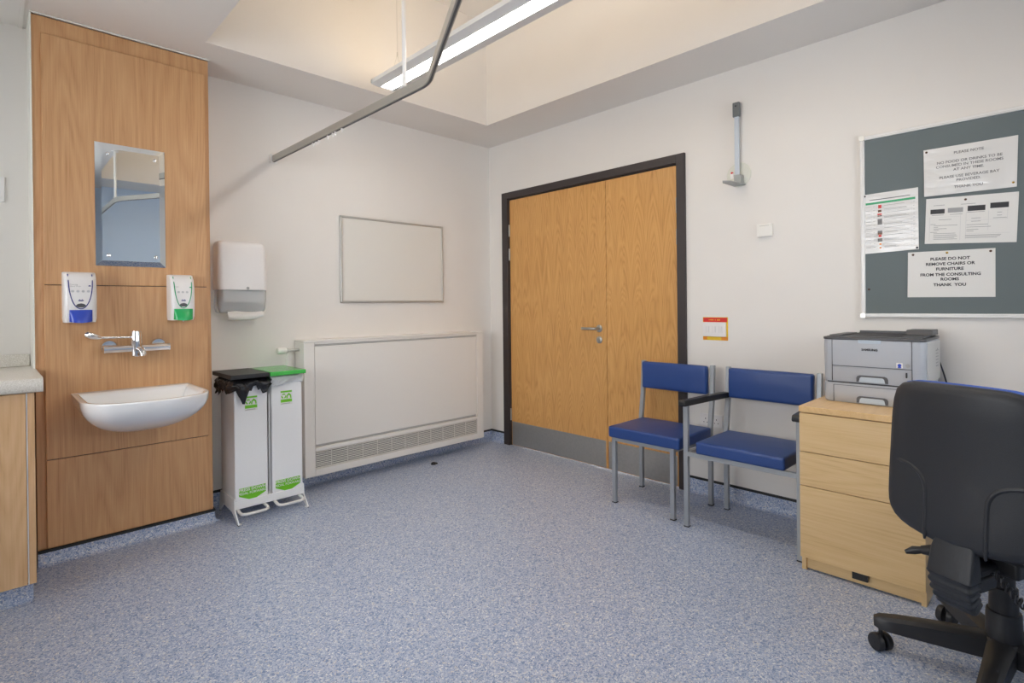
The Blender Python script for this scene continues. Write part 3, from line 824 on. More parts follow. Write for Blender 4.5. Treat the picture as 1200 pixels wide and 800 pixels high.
for x, y in ((-1.863, -1.515), (-2.402, -2.76)):
    ch_z = WH if (OX0 < x < OX1) else H
    hr = MB().cyl((x, y, TZ+.040), (x, y, ch_z), .0095, 16).build('hanging_rod', M['white_enamel'], ct)
    MB().lathe((x, y, ch_z-.012), [(.011, 0), (.026, .004), (.026, .012)], 20).build('ceiling_rose', M['white_enamel'], hr)
    MB().box(x-.013, x+.013, y-.02, y+.02, TZ+.043, TZ+.049).build('rod_clamp', M['white_enamel'], hr)
gl0 = None
for k, gy in enumerate((-.93, -.855, -.825, -.765, -.655, -.615, -.575)):
    if gl0 is None:
        b = MB(); b.box(-1.876, -1.864, gy-.005, gy+.005, TZ-.007, TZ+.001); b.tube([(-1.87, gy+.005*math.cos(a*PI/4), TZ-.012+.006*math.sin(a*PI/4)) for a in range(8)], .0022, 6, closed=True)
        gl0 = g_ = b.build('curtain_glider', M['plastic_white'], None, loc=(-1.87, gy, TZ-.004))
    else:
        g_ = gl0.copy(); C.objects.link(g_); g_.location = (-1.87, gy, TZ-.004)
    tag(g_, 'tiny white curtain glider hanging empty in the track slot', 'curtain glider', 'gliders in the curtain track')

# ------------------------------------------------------------------ suspended light
LX, LYA, LYB, LZ0 = -1.432, -.640, -3.64, 2.555
lp = thing('pendant_light', 'long suspended fluorescent light glowing inside the ceiling recess', 'light', (LX, -2.1, LZ0))
b = MB(); w1, w2 = .052, .100
q = [(-w1, 0), (-w2, .032), (-w2, .040), (-w1+.012, .052), (w1-.012, .052), (w2, .040), (w2, .032), (w1, 0)]
# two side reflectors and end caps leave the diffuser visible between them
for s in (-1, 1):
    b.loft([[(LX+s*x, y, LZ0+z) for x, z in ((w1-.014, 0.0), (w2, .006), (w2, .030), (w1-.014, .030))] for y in (LYA, LYB)])
b.loft([[(LX+x, y, LZ0+z) for x, z in ((-w1, .012), (w1, .012), (w1, .050), (-w1, .050))] for y in (LYA-.01, LYB+.01)])
for y0_, y1_ in ((LYA, LYA-.012), (LYB+.012, LYB)):
    b.loft([[(LX+x, y, LZ0+z) for x, z in ((-w1, -.001), (w1, -.001), (w2, .006), (w2, .030), (-w2, .030), (-w2, .006))] for y in (y0_, y1_)])
b.build('lamp_housing', M['lampbody'], lp, .001)
box(LX-w1+.014, LX+w1-.014, LYA-.03, LYB+.03, LZ0-.001, LZ0+.0115).build('lamp_diffuser', M['lamp_glow'], lp)
box(LX-w1+.014, LX+w1-.014, LYA-.02, LYB+.02, LZ0+.0505, LZ0+.056).build('uplight', M['lamp_up'], lp)
for y in (-.78, -3.5):
    b = MB(); b.cyl((LX, y, LZ0+.17), (LX, y, WH), .0012, 6)
    b.cyl((LX, y, LZ0+.155), (LX, y, LZ0+.180), .004, 8)
    for s in (-1, 1): b.cyl((LX+s*.035, y, LZ0+.050), (LX, y, LZ0+.165), .0009, 6)
    b.build('suspension_wire', M['alu'], lp)

# ------------------------------------------------------------------ things on the right wall
def ys(p): return p
t = thing('folding_support_arm', 'grey wall bar with dark grip and pale disc, high up right of the door', 'wall arm', (0, -2.232, 1.93))
MB().lathe((0, -2.232, 1.962), [(.073, 0), (.073, .003), (.069, .006), (0, .007)], 40, (-1, 0, 0)).build('wall_disc', M['disc'], t)
b = MB(); b.box(-.020, -.036, -2.246, -2.220, 1.925, 2.345); b.build('support_bar', M['pale_blue_bar'], t, .003)
b = MB(); b.box(-.016, -.042, -2.252, -2.213, 2.300, 2.385); b.box(-.0006, -.016, -2.245, -2.220, 2.33, 2.36)
g_ = b.build('grip', M['grey_grip'], t, .004)
MB().cyl((-.0425, -2.233, 2.362), (-.0415, -2.233, 2.362), .005, 12).build('grip_screw', M['ink'], g_)
b = MB(); b.prism([(-.007, -2.275), (-.007, -2.205), (-.15, -2.200), (-.185, -2.215), (-.15, -2.250)], 'z', 1.896, 1.904)
b.box(-.007, -.050, -2.262, -2.222, 1.904, 1.955); b.build('hinge_bracket', M['bracket_grey'], t, .002)
MB().rbox(-.050, -.058, -2.222, -2.205, 1.935, 1.965, .003, 'x').build('latch_block', M['plastic_white'], t)
MB().cyl((-.0585, -2.2135, 1.968), (-.048, -2.2135, 1.968), .006, 12).build('release_button', M['red'], t)

t = thing('thermostat', 'small square cream thermostat on the wall between the door and the noticeboard', 'thermostat', (0, -2.381, 1.58))
MB().rbox(-.022, -.0006, -2.424, -2.340, 1.580, 1.652, .004, 'x').build('thermostat_cover', M['plastic_cream'], t, .0015)
b = MB()
for k in range(7): b.box(-.0228, -.021, -2.4075+.0075*k, -2.4035+.0075*k, 1.640, 1.643)
b.build('vent_slots', M['grey_ink'], t)
MB().box(-.023, -.021, -2.375, -2.372, 1.578, 1.585).build('indicator_lamp', M['plastic_white'], t)

t = thing('switch_panel', 'white switch plate in a red and yellow surround beside the door frame', 'switch', (0, -2.077, .973))
box(-.0015, -.0005, -2.157, -1.997, .972, 1.114).build('yellow_surround', M['yellow'], t)
rb = box(-.0022, -.0014, -2.152, -2.000, 1.084, 1.111).build('red_band', M['red'], t)
b = MB(); yy = -2.035
for k, hgt in enumerate((.5, .7, .9, .7, .9, 0, .8, 0, 1, 1.1, 1.0)):
    if hgt: b.box(-.0026, -.0021, yy, yy-.0042, 1.0975-.004*hgt, 1.0975+.004*hgt)
    yy -= .0068
b.build('faded_print', M['yellow'], rb)
box(-.0022, -.0014, -2.155, -2.115, .974, .993).build('orange_band', M['orange'], t)
box(-.0022, -.0014, -2.024, -1.999, .974, .993).build('orange_band', M['orange'], t)
pl = MB().rbox(-.011, -.0006, -2.147, -1.999, .995, 1.083, .004, 'x').build('switch_plate', M['plastic_white'], t, .0015)
for y in (-2.032, -2.073, -2.114):
    MB().rbox(-.0145, -.010, y-.008, y+.008, 1.022, 1.056, .002, 'x').build('rocker', M['plastic_white'], pl, .001)
b = MB()
for y in (-2.032, -2.073, -2.114): b.box(-.0116, -.0108, y-.0105, y-.0095, 1.018, 1.06); b.box(-.0116, -.0108, y+.0095, y+.0105, 1.018, 1.06)
b.build('switch_outline', M['pale_ink'], pl)

t = thing('wall_socket', 'white double power socket low on the wall behind the blue chairs', 'socket', (0, -2.05, .43))
MB().rbox(-.011, -.0006, -2.121, -1.975, .436, .512, .004, 'x').build('socket_plate', M['plastic_white'], t, .0015)
for y in (-2.083, -2.013):
    b = MB()
    for dy, dz, a, c in ((0, .012, .002, .0045), (-.011, -.010, .0035, .0018), (.011, -.010, .0035, .0018)): b.box(-.0116, -.0106, y+dy-a, y+dy+a, .470+dz-c, .470+dz+c)
    b.build('pin_holes', M['ink'], t)

# noticeboard
nb_ = thing('noticeboard', 'large grey felt noticeboard with a white aluminium frame on the right wall', 'noticeboard', (0, -3.46, 1.12))
NY0, NY1, NZ0, NZ1 = -2.858, -4.06, 1.120, 2.039
b = MB(); fw = .020
b.rbox(-.018, -.0006, NY0, NY0-fw, NZ0, NZ1, .004, 'z'); b.rbox(-.018, -.0006, NY1+fw, NY1, NZ0, NZ1, .004, 'z')
b.rbox(-.018, -.0006, NY0, NY1, NZ0, NZ0+fw, .004, 'y'); b.rbox(-.018, -.0006, NY0, NY1, NZ1-fw, NZ1, .004, 'y')
b.build('board_frame', M['white_enamel'], nb_, .0015)
b = MB()
b.box(-.0195, -.0175, NY0-.012, NY0-.0135, NZ0+.012, NZ1-.012); b.box(-.0195, -.0175, NY0-.012, NY1+.012, NZ0+.012, NZ0+.0135); b.box(-.0195, -.0175, NY0-.012, NY1+.012, NZ1-.0135, NZ1-.012)
b.build('frame_bead', M['alu'], nb_)
for y, z in ((NY0-.009, NZ0+.009), (NY0-.009, NZ1-.009)):
    MB().rbox(-.021, -.002, y-.012, y+.012, z-.012, z+.012, .006, 'x').build('corner_cap', M['alu'], nb_)
box(-.011, -.0008, NY0-fw, NY1+fw, NZ0+fw, NZ1-fw).build('felt_panel', M['felt'], nb_)
XB = -.0112
def sheet(label, cat, tl, tr, bl, br, mat, curl=0., name='paper_notice'):
    """sheet of paper through four (y, z) corners; returns (object, function(u, v) -> point on it)"""
    def P(u, v, o=0):
        y = (tl[0]*(1-u)+tr[0]*u)*(1-v)+(bl[0]*(1-u)+br[0]*u)*v
        z = (tl[1]*(1-u)+tr[1]*u)*(1-v)+(bl[1]*(1-u)+br[1]*u)*v
        lift = curl*(.25+math.sin(u*PI*1.0)*.35*math.sin(v*PI)+.75*v**3*(1-u)+.6*(max(0, u-.8)/.2)**2*(.3+.5*(1-v)))
        return (XB-.0009-lift-o, y, z)
    n = 16; b = MB(); rows = []
    for i in range(n+1):
        v = i/n; rows.append([P(j/n, v, .0004) for j in range(n+1)]+[P(j/n, v, 0) for j in reversed(range(n+1))])
    b.loft(rows)
    cy = (tl[0]+br[0])/2; cz = (bl[1]+br[1])/2
    o = b.build(name, mat, None, sharp=60, loc=(XB, cy, cz)); tag(o, label, cat)
    return o, P
def quad(b, P, u0, u1, v0, v1, o=.0007):
    nu = max(1, int((u1-u0)*12))
    for k in range(nu):
        a, c = u0+(u1-u0)*k/nu, u0+(u1-u0)*(k+1)/nu
        b.add([P(a, v0, o), P(c, v0, o), P(c, v1, o), P(a, v1, o)], [(0, 1, 2, 3)])
def sheet_text(P, o, s, u, v, size, mat, bold=0, sx=1.0, align='CENTER'):
    a = Vector(P(0, v)); c = Vector(P(1, v)); up = Vector(P(u, 0))-Vector(P(u, 1))
    r = c-a; r.x = 0; up.x = 0
    t_ = text(s, size, P(u, v, .0010), r, up, mat, o, bold=bold, sx=sx, align=align, lift=0)
    # follow the curl of the sheet
    L = r.length; rn = r.normalized(); base = Vector(a)
    for vv in t_.data.vertices:
        w_ = vv.co+o.location; uu = (w_-base).dot(rn)/L; q = P(min(1, max(0, uu)), v, .0010); vv.co.x = q[0]-o.location.x
    return t_
o, P = sheet('laminated sheet asking people not to eat or drink, topmost on the noticeboard', 'notice', (-3.120, 1.917), (-3.451, 1.914), (-3.122, 1.695), (-3.445, 1.692), M['laminate'], .006)
for s, v, u in (('PLEASE NOTE', .15, .5), ('NO FOOD OR DRINKS TO BE', .325, .5), ('CONSUMED IN THESE ROOMS', .41, .5), ('AT ANY TIME.', .50, .5), ('PLEASE USE BEVERAGE BAY', .64, .5), ('PROVIDED.', .725, .5), ('THANK YOU', .865, .5)):
    sheet_text(P, o, s, u, v, .0165, M['mid_ink'], bold=.0003, sx=1.05)
o2, P2 = sheet('white chart with four dark heading boxes, second sheet down on the noticeboard', 'notice', (-3.129, 1.684), (-3.452, 1.670), (-3.122, 1.472), (-3.443, 1.452), M['paper'], .004)
for u0, u1, v0, v1 in ((.055, .220, .245, .345), (.475, .665, .215, .325), (.715, .905, .185, .295)):
    b = MB(); quad(b, P2, u0, u1, v0, v1); b.build('heading_box', M['ink'], o2)
b = MB(); quad(b, P2, .255, .425, .235, .335); b.build('heading_box', M['grey_ink'], o2)
rr = random.Random(5); lines = []
for u0, u1, v in ((.09, .22, .155), (.40, .56, .165), (.07, .21, .37), (.28, .42, .37), (.155, .30, .475), (.06, .12, .57), (.10, .37, .60), (.10, .15, .635), (.10, .25, .67), (.10, .16, .70), (.06, .14, .745), (.10, .35, .775), (.10, .36, .81), (.10, .37, .84), (.10, .34, .87), (.10, .37, .90),
                (.47, .66, .345), (.52, .62, .475), (.52, .62, .54), (.47, .70, .61), (.47, .73, .66), (.47, .60, .71), (.47, .55, .745), (.46, .84, .83), (.46, .83, .855), (.46, .80, .885), (.79, .84, .38), (.79, .84, .44), (.75, .89, .49)):
    lines.append((u0, u1, v))
for test in (lambda u, v: u < .45 and v < .2, lambda u, v: u < .45 and .2 <= v < .55, lambda u, v: u < .45 and v >= .55,
             lambda u, v: .45 <= u < .74 and v < .58, lambda u, v: .45 <= u < .74 and v >= .58, lambda u, v: u >= .74):
    b = MB()
    for u0, u1, v in lines:
        if test(u0, v): quad(b, P2, u0, u1, v, v+.010)
    b.build('small_print', M['grey_ink'], o2)
b = MB()
for u0, u1, v0, v1 in ((.05, .40, .42, .424), (.05, .053, .42, .93), (.40, .403, .36, .93), (.46, .463, .34, .92), (.70, .703, .34, .74), (.46, .93, .80, .804), (.46, .70, .52, .524), (.71, .90, .52, .524), (.895, .898, .31, .52)): quad(b, P2, u0, u1, v0, v1)
b.build('ruled_lines', M['pale_ink'], o2)
o3, P3 = sheet('portrait laminated chart with a green title bar at the left of the noticeboard', 'notice', (-2.870, 1.742), (-3.098, 1.746), (-2.872, 1.442), (-3.099, 1.449), M['laminate'], .004)
b = MB(); quad(b, P3, .05, .95, .145, .180); b.build('green_bar', M['green_dark'], o3)
b = MB(); quad(b, P3, .12, .86, .100, .112)
quad(b, P3, .27, .355, .435, .53); quad(b, P3, .27, .355, .63, .67); quad(b, P3, .27, .355, .76, .815); b.build('dark_print', M['mid_ink'], o3)
b = MB(); quad(b, P3, .285, .345, .20, .26); quad(b, P3, .27, .35, .345, .37); quad(b, P3, .285, .34, .70, .74); b.build('red_print', M['red'], o3)
b = MB(); quad(b, P3, .28, .345, .285, .325); quad(b, P3, .27, .35, .375, .395); quad(b, P3, .27, .355, .67, .70); b.build('brown_print', M['brown_pin'], o3)
b = MB(); quad(b, P3, .30, .335, .845, .87); quad(b, P3, .30, .335, .905, .93); b.build('orange_print', M['orange'], o3)
b = MB()
for k in range(12):
    v = .215+k*.062
    quad(b, P3, .39, rr.uniform(.6, .86), v, v+.006)
    if k % 2: quad(b, P3, .39, rr.uniform(.6, .86), v+.016, v+.022)
b.build('small_print', M['grey_ink'], o3)
for ua, ub in ((.05, .14), (.19, .23), (.91, .94)):
    b = MB()
    for k in range(12): quad(b, P3, ua, ub, .215+k*.062, .221+k*.062)
    b.build('small_print', M['grey_ink'], o3)
b = MB()
for k in range(1, 12): quad(b, P3, .04, .95, .195+k*.062, .197+k*.062)
for u in (.16, .255, .37, .88): quad(b, P3, u, u+.003, .19, .95)
b.build('ruled_lines', M['pale_ink'], o3)
o4, P4 = sheet('white sheet asking people not to remove chairs, lowest on the noticeboard', 'notice', (-3.056, 1.436), (-3.374, 1.432), (-3.053, 1.219), (-3.373, 1.215), M['paper'], .002)
for s, v in (('PLEASE DO NOT', .175), ('REMOVE CHAIRS OR', .285), ('FURNITURE', .395), ('FROM THE CONSULTING', .515), ('ROOMS', .615), ('THANK  YOU', .735)):
    sheet_text(P4, o4, s, .5, v, .0185, M['ink'], bold=.0006, sx=1.05)
pins = [(-3.131, 1.905, 'brown_pin', 'drawing pin in the top left corner of the no food notice'), (-3.434, 1.712, 'brass', 'brass drawing pin in the bottom right corner of the no food notice'),
        (-3.273, 1.662, 'brown_pin', 'bronze drawing pin at the top middle of the chart with four boxes'),
        (-2.877, 1.734, 'ink', 'black pin in the top left corner of the green barred chart'), (-3.092, 1.457, 'ink', 'black pin in the bottom right corner of the green barred chart'),
        (-3.076, 1.423, 'brown_pin', 'drawing pin in the top left corner of the remove chairs notice'), (-3.205, 1.424, 'brass', 'brass drawing pin at the top middle of the remove chairs notice'), (-3.358, 1.420, 'brown_pin', 'drawing pin in the top right corner of the remove chairs notice'),
        (-2.892, 1.262, 'brown_pin', 'lone drawing pin in the bare felt at the lower left of the noticeboard')]
for i, (y, z, mt, lb) in enumerate(pins):
    x = XB if i == 8 else XB-.0022
    o = MB().lathe((x+.0010, y, z), [(.0040, 0), (.0052, .0012), (.0044, .0036), (.0015, .0052), (0, .0054)], 14, (-1, 0, 0)).build('drawing_pin', M[mt], None, loc=(x, y, z))
    tag(o, lb, 'pin', 'drawing pins on the noticeboard')

# ------------------------------------------------------------------ blue chairs
def cushion(x0, x1, y0, y1, z0, z1, r=.014, puff=.006, name='seat', mat=None, parent=None, rot=0):
    """upholstered pad with soft edges and a slightly domed face"""
    n = 14; b = MB()
    bm = bmesh.new(); bmesh.ops.create_cube(bm, size=1)
    for v in bm.verts: v.co = Vector(((x0+x1)/2+v.co.x*(x1-x0), (y0+y1)/2+v.co.y*(y1-y0), (z0+z1)/2+v.co.z*(z1-z0)))
    bmesh.ops.bevel(bm, geom=bm.edges[:], offset=r, segments=4, profile=.6, affect='EDGES')
    bmesh.ops.subdivide_edges(bm, edges=[e for e in bm.edges if e.calc_length() > .1], cuts=10, use_grid_fill=True)
    cx, cy, cz = (x0+x1)/2, (y0+y1)/2, (z0+z1)/2
    for v in bm.verts:
        fx = 1-min(1, abs(v.co.x-cx)/((x1-x0)/2))**2; fy = 1-min(1, abs(v.co.y-cy)/((y1-y0)/2))**2; fz = 1-min(1, abs(v.co.z-cz)/((z1-z0)/2))**2
        if (z1-z0) < (x1-x0): v.co.z += math.copysign(puff, v.co.z-cz)*fx*fy*(1 if v.co.z > cz else .2)
        else: v.co.x += math.copysign(puff, v.co.x-cx)*fy*fz
        v.co += Vector((noise.noise(v.co*17), noise.noise(v.co*17+Vector((5, 0, 0))), noise.noise(v.co*17+Vector((0, 9, 0)))))*.0018
    vs = [v.co.copy() for v in bm.verts]; bm.verts.index_update(); fs = [tuple(v.index for v in f.verts) for f in bm.faces]; bm.free()
    b.add(vs, fs); return b.build(name, mat, parent, sharp=75)
S = .013
def leg(pts, root, name='leg', s=.0250):
    b = MB(); rings = []
    P = [Vector(p_) for p_ in pts]
    h = s/2
    for q in P: rings.append([(q.x-h, q.y-h, q.z), (q.x+h, q.y-h, q.z), (q.x+h, q.y+h, q.z), (q.x-h, q.y+h, q.z)])
    b.loft(rings); o = b.build(name, M['tube'], root, .002)
    f = P[0]; box(f.x-h-.001, f.x+h+.001, f.y-h-.001, f.y+h+.001, 0, .006).build('foot_cap', M['black'], o)
    return o
c1 = thing('side_chair', 'armless blue vinyl chair with silver legs standing in front of the door', 'chair', (-.33, -1.87, 0), 'blue vinyl chairs by the wall')
for y in (-1.674, -2.062): leg([(-.500, y, .004), (-.500, y, .400)], c1)
for y in (-1.634, -2.108): leg([(-.142, y, .004), (-.142, y, .46), (-.118, y, .62), (-.104, y, .828)], c1)
b = MB(); b.box(-.512, -.488, -1.674, -2.062, .376, .400); b.box(-.155, -.13, -1.634, -2.108, .376, .400)
b.bar((-.50, -1.674, .388), (-.142, -1.634, .388), .024, .024); b.bar((-.50, -2.062, .388), (-.142, -2.108, .388), .024, .024)
b.build('seat_frame', M['tube'], c1, .0015)
cushion(-.540, -.160, -2.122, -1.655, .401, .466, name='seat', mat=M['vinyl'], parent=c1)
o = cushion(-.160, -.118, -2.092, -1.650, .655, .826, r=.016, puff=.006, name='backrest', mat=M['vinyl'], parent=c1)
c2 = thing('armchair', 'blue vinyl chair with black armrests between the door and the wooden drawers', 'chair', (-.33, -2.44, 0), 'blue vinyl chairs by the wall')
for y in (-2.160, -2.728): leg([(-.528, y, .004), (-.528, y, .652)], c2)
for y in (-2.205, -2.690): leg([(-.142, y, .004), (-.142, y, .46), (-.118, y, .62), (-.104, y, .828)], c2)
b = MB(); b.box(-.540, -.516, -2.160, -2.728, .382, .406); b.box(-.155, -.13, -2.205, -2.690, .382, .406)
b.bar((-.528, -2.160, .394), (-.142, -2.205, .394), .024, .024); b.bar((-.528, -2.728, .394), (-.142, -2.690, .394), .024, .024)
b.build('seat_frame', M['tube'], c2, .0015)
cushion(-.552, -.160, -2.668, -2.222, .407, .470, name='seat', mat=M['vinyl'], parent=c2)
cushion(-.160, -.118, -2.672, -2.224, .655, .826, r=.016, puff=.006, name='backrest', mat=M['vinyl'], parent=c2)
for ya, yb in ((-2.160, -2.200), (-2.728, -2.694)):
    b = MB(); b.loft([[(x, y-.020, z0_) , (x, y+.020, z0_), (x, y+.018, z1_), (x, y-.018, z1_)] for x, y, z0_, z1_ in ((-.578, ya, .658, .676), (-.570, ya, .652, .684), (-.35, (ya+yb)/2, .652, .685), (-.135, yb, .650, .683), (-.128, yb, .653, .680))])
    b.build('armrest', M['armpad'], c2, .004, 3)

# ------------------------------------------------------------------ drawer pedestal
pd = thing('drawer_pedestal', 'light oak three drawer pedestal carrying the printer beside the armchair', 'drawers', (-.33, -2.98, 0))
DX0, DX1, DYA, DYB, DT = -.615, -.020, -2.755, -3.208, .737
box(DX0-.002, DX1, DYA+.002, DYB-.002, DT-.026, DT).build('pedestal_top', M['maple_top'], pd, .0015)
b = MB(); b.box(DX0+.019, DX1, DYA, DYB, .064, DT-.0265)
for y0_, y1_ in ((DYA, DYA-.018), (DYB+.018, DYB)): b.box(DX0+.019, DX1, y0_, y1_, 0, .064)
b.box(DX0+.030, DX0+.046, DYA-.018, DYB+.018, .006, .064); b.build('pedestal_body', M['maple'], pd, .0008)
for z0_, z1_ in ((.536, .706), (.384, .5325), (.062, .3805)):
    box(DX0, DX0+.018, DYA, DYB, z0_, z1_).build('drawer_front', M['maple'], pd, .001)
b = MB(); b.box(DX0+.006, DX0+.0235, -2.955, -3.012, .030, .0615); b.build('anti_tilt_castor', M['black'], pd, .002)

# ------------------------------------------------------------------ printer
pr = thing('laser_printer', 'grey laser printer with a second paper tray standing on the wooden drawers', 'printer', (-.22, -2.985, DT))
PX0, PX1, PYA, PYB = -.400, -.045, -2.790, -3.180
ZT0, ZT1, ZM1 = DT+.001, .832, 1.026
def pbody(z_list, mat, name, r=.026):
    b = MB(); rings = []
    for z, ins in z_list:
        pts = [(x, y) for x, y in rrect(PX0+ins, PX1, PYB+ins*.6, PYA-ins*.6, r, 5)]
        rings.append([(x, y, z) for x, y in pts])
    b.loft(rings); return b.build(name, mat, pr, sharp=40)
tray = pbody([(ZT0, .010), (ZT0+.008, .003), (ZT0+.05, .001), (ZT1-.006, .002), (ZT1-.002, .006)], M['printer'], 'lower_tray')
body = pbody([(ZT1, .006), (ZT1+.010, .004), (ZT1+.10, .001), (ZM1-.03, .0), (ZM1, .002)], M['printer'], 'printer_body')
# side wall on the right is flat, its brighter light painted in as a warmer grey, with grip and vents
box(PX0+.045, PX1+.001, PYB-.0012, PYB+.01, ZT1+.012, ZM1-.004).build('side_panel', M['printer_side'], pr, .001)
b = MB()
for k in range(6): b.box(-.16, -.10, PYB-.002, PYB-.0008, .905+.014*k, .909+.014*k)
b.box(-.13, -.115, PYB-.002, PYB-.0008, .98, .985)
b.build('side_vents', M['grey_ink'], pr)
b = MB()
b.rbox(PX0-.002, PX1, PYB-.002, PYA+.002, ZM1+.0005, ZM1+.013, .026, 'z'); b.build('top_rim', M['printer_dark'], pr, .003)
b = MB()   # top deck round the output recess, drawn as four bars plus a sunken ramp
b.box(PX0+.012, PX0+.055, PYB+.014, PYA-.014, ZM1+.013, ZM1+.016); b.box(PX0+.055, PX1-.01, PYA-.014, PYA-.060, ZM1+.013, ZM1+.020)
b.box(PX0+.055, PX1-.01, PYB+.014, PYB+.095, ZM1+.013, ZM1+.020); b.box(PX1-.03, PX1-.01, PYA-.075, PYB+.095, ZM1+.013, ZM1+.030)
b.build('top_deck', M['printer_dark'], pr, .004, 3)
b = MB(); b.prism([(PX0+.055, ZM1+.0135), (PX0+.055, ZM1+.015), (PX1-.03, ZM1+.0200), (PX1-.03, ZM1+.0135)], 'y', PYB+.095, PYA-.075); b.build('output_slope', M['seam'], pr)
b = MB(); b.prism([(PX1-.175, ZM1+.020), (PX1-.160, ZM1+.043), (PX1-.015, ZM1+.043), (PX1-.006, ZM1+.018)], 'y', PYB+.004, PYB+.100); b.build('rear_hump', M['printer_dark'], pr, .003)
b = MB(); xf = PX0
b.box(xf-.0008, xf+.004, -2.8285, -2.8302, ZT1+.004, ZM1); b.box(xf-.0008, xf+.004, -3.1325, -3.1342, ZT1+.004, ZM1)
b.box(xf-.0008, xf+.004, -2.8302, -3.1325, .9055, .9072); b.build('front_seams', M['seam'], pr)
b = MB(); b.box(xf+.0005, xf+.008, PYA-.02, PYB+.02, ZT1-.003, ZT1+.001); b.build('tray_gap', M['seam'], pr)
b = MB(); b.box(xf-.0004, xf+.004, -2.834, -2.8355, ZT0+.004, .818); b.box(xf-.0004, xf+.004, -2.8355, -3.14, .817, .8185); b.build('tray_seam', M['seam'], tray)
b = MB(); b.rbox(xf-.0012, xf+.003, -2.935, -3.022, 1.012, ZM1+.006, .004, 'x'); b.build('cover_catch', M['notch'], pr)
for z0_, z1_ in ((ZT1+.006, ZT1+.036), (ZT0+.006, ZT0+.036)):
    b = MB(); y0_, y1_ = -2.927, -3.047
    q = [(y0_, z0_), (y0_, z1_-.012), (y0_-.004, z1_-.004), (y0_-.013, z1_), (y1_+.013, z1_), (y1_+.004, z1_-.004), (y1_, z1_-.012), (y1_, z0_)]
    b.prism(q, 'x', xf-.0012, xf+.003); hl = b.build('tray_handle', M['printer_dark'], pr)
    b = MB(); q = [(y0_-.010, z0_), (y0_-.014, z1_-.012), (y0_-.020, z1_-.007), (y1_+.020, z1_-.007), (y1_+.014, z1_-.012), (y1_+.010, z0_)]
    b.prism(q, 'x', xf-.0022, xf-.001); b.build('handle_lip', M['notch'], hl)
text('SAMSUNG', .0135, (xf-.0012, -2.979, .984), (0, -1, 0), (0, 0, 1), M['seam'], pr, bold=.0006, sx=1.0)
s = box(xf-.0013, xf-.0005, -3.078, -3.101, .911, .934).build('blue_sticker', M['paper'], pr)
b = MB(); b.lathe((xf-.0013, -3.0895, .923), [(.007, 0), (.007, .0005), (0, .0006)], 16, (-1, 0, 0)); b.box(xf-.0018, xf-.0012, -3.083, -3.096, .912, .917)
b.build('sticker_print', M['blue_plastic'], s)
MB().lathe((xf-.0003, -3.119, .923), [(.0085, 0), (.0085, .0008), (0, .0009)], 16, (-1, 0, 0)).build('round_mark', M['grey_ink'], pr)
MB().rbox(xf-.0014, xf+.001, -3.111, -3.117, .870, .893, .0025, 'x').build('level_slot', M['ink'], pr)
o = MB().tube([(-.048, -3.120, .90), (-.030, -3.150, .915), (-.022, -3.176, .915), (-.016, -3.190, .86), (-.010, -3.203, .80), (-.006, -3.212, .745), (-.006, -3.218, .60), (-.006, -3.225, .40)], .0035, 8).build('power_cable', M['ink'], None, loc=(-.02, -3.2, .4))
tag(o, 'black cable hanging down the wall behind the printer', 'cable')
o = MB().tube([(-.10, -3.183, .815), (-.16, -3.190, .780), (-.20, -3.196, .742)], .003, 8).build('usb_cable', M['ink'], None, loc=(-.10, -3.19, .742))
tag(o, 'short black cable at the right side of the printer', 'cable')

# ------------------------------------------------------------------ office chair (built facing +x, then turned)
oc = thing('office_chair', 'charcoal swivel office chair with blue upholstery seen from behind, at the right edge', 'office chair', (0, 0, 0))
b = MB(); b.lathe((0, 0, .075), [(.052, 0), (.060, .012), (.060, .055), (.050, .066), (0, .066)], 28); base = b.build('star_base', M['chair_base'], oc)
for a in (127, 55, 199, 271, 343):
    a = math.radians(a); dx, dy = math.cos(a), math.sin(a); px, py = -dy, dx
    b = MB(); rings = []
    for r_, hw, zt, zb in ((.03, .036, .142, .076), (.09, .033, .141, .076), (.18, .029, .136, .076), (.28, .026, .126, .077), (.325, .022, .119, .078), (.342, .012, .112, .084)):
        rings.append([(dx*r_+px*hw*s_, dy*r_+py*hw*s_, z_) for s_, z_ in ((-1, zb), (1, zb), (1, zt-.010), (.6, zt), (-.6, zt), (-1, zt-.010))])
    b.loft(rings); lg = b.build('base_leg', M['chair_base'], oc, sharp=40)
    sw_ = a+.7; ax, ay = math.cos(sw_), math.sin(sw_); cx_, cy_ = dx*.322, dy*.322
    b = MB()
    for s_ in (-1, 1):
        b.lathe((cx_+ax*(.006*s_), cy_+ay*(.006*s_), .029), [(.024, 0), (.029, .002), (.029, .016), (.026, .021), (0, .022)], 22, (ax*s_, ay*s_, 0))
    b.cyl((cx_, cy_, .026), (cx_, cy_, .080), .007, 10)
    b.build('castor', M['chair_base'], lg)
b = MB(); b.lathe((0, 0, .13), [(.046, 0), (.044, .09), (.043, .095), (.037, .096), (.035, .17), (.029, .172), (.028, .25), (0, .25)], 26); b.build('gas_column', M['chair_base'], oc)
b = MB(); b.box(-.10, .14, -.085, .085, .370, .425); b.box(-.19, -.08, -.035, .035, .375, .405); b.build('tilt_mechanism', M['chair_base'], oc, .010, 3)
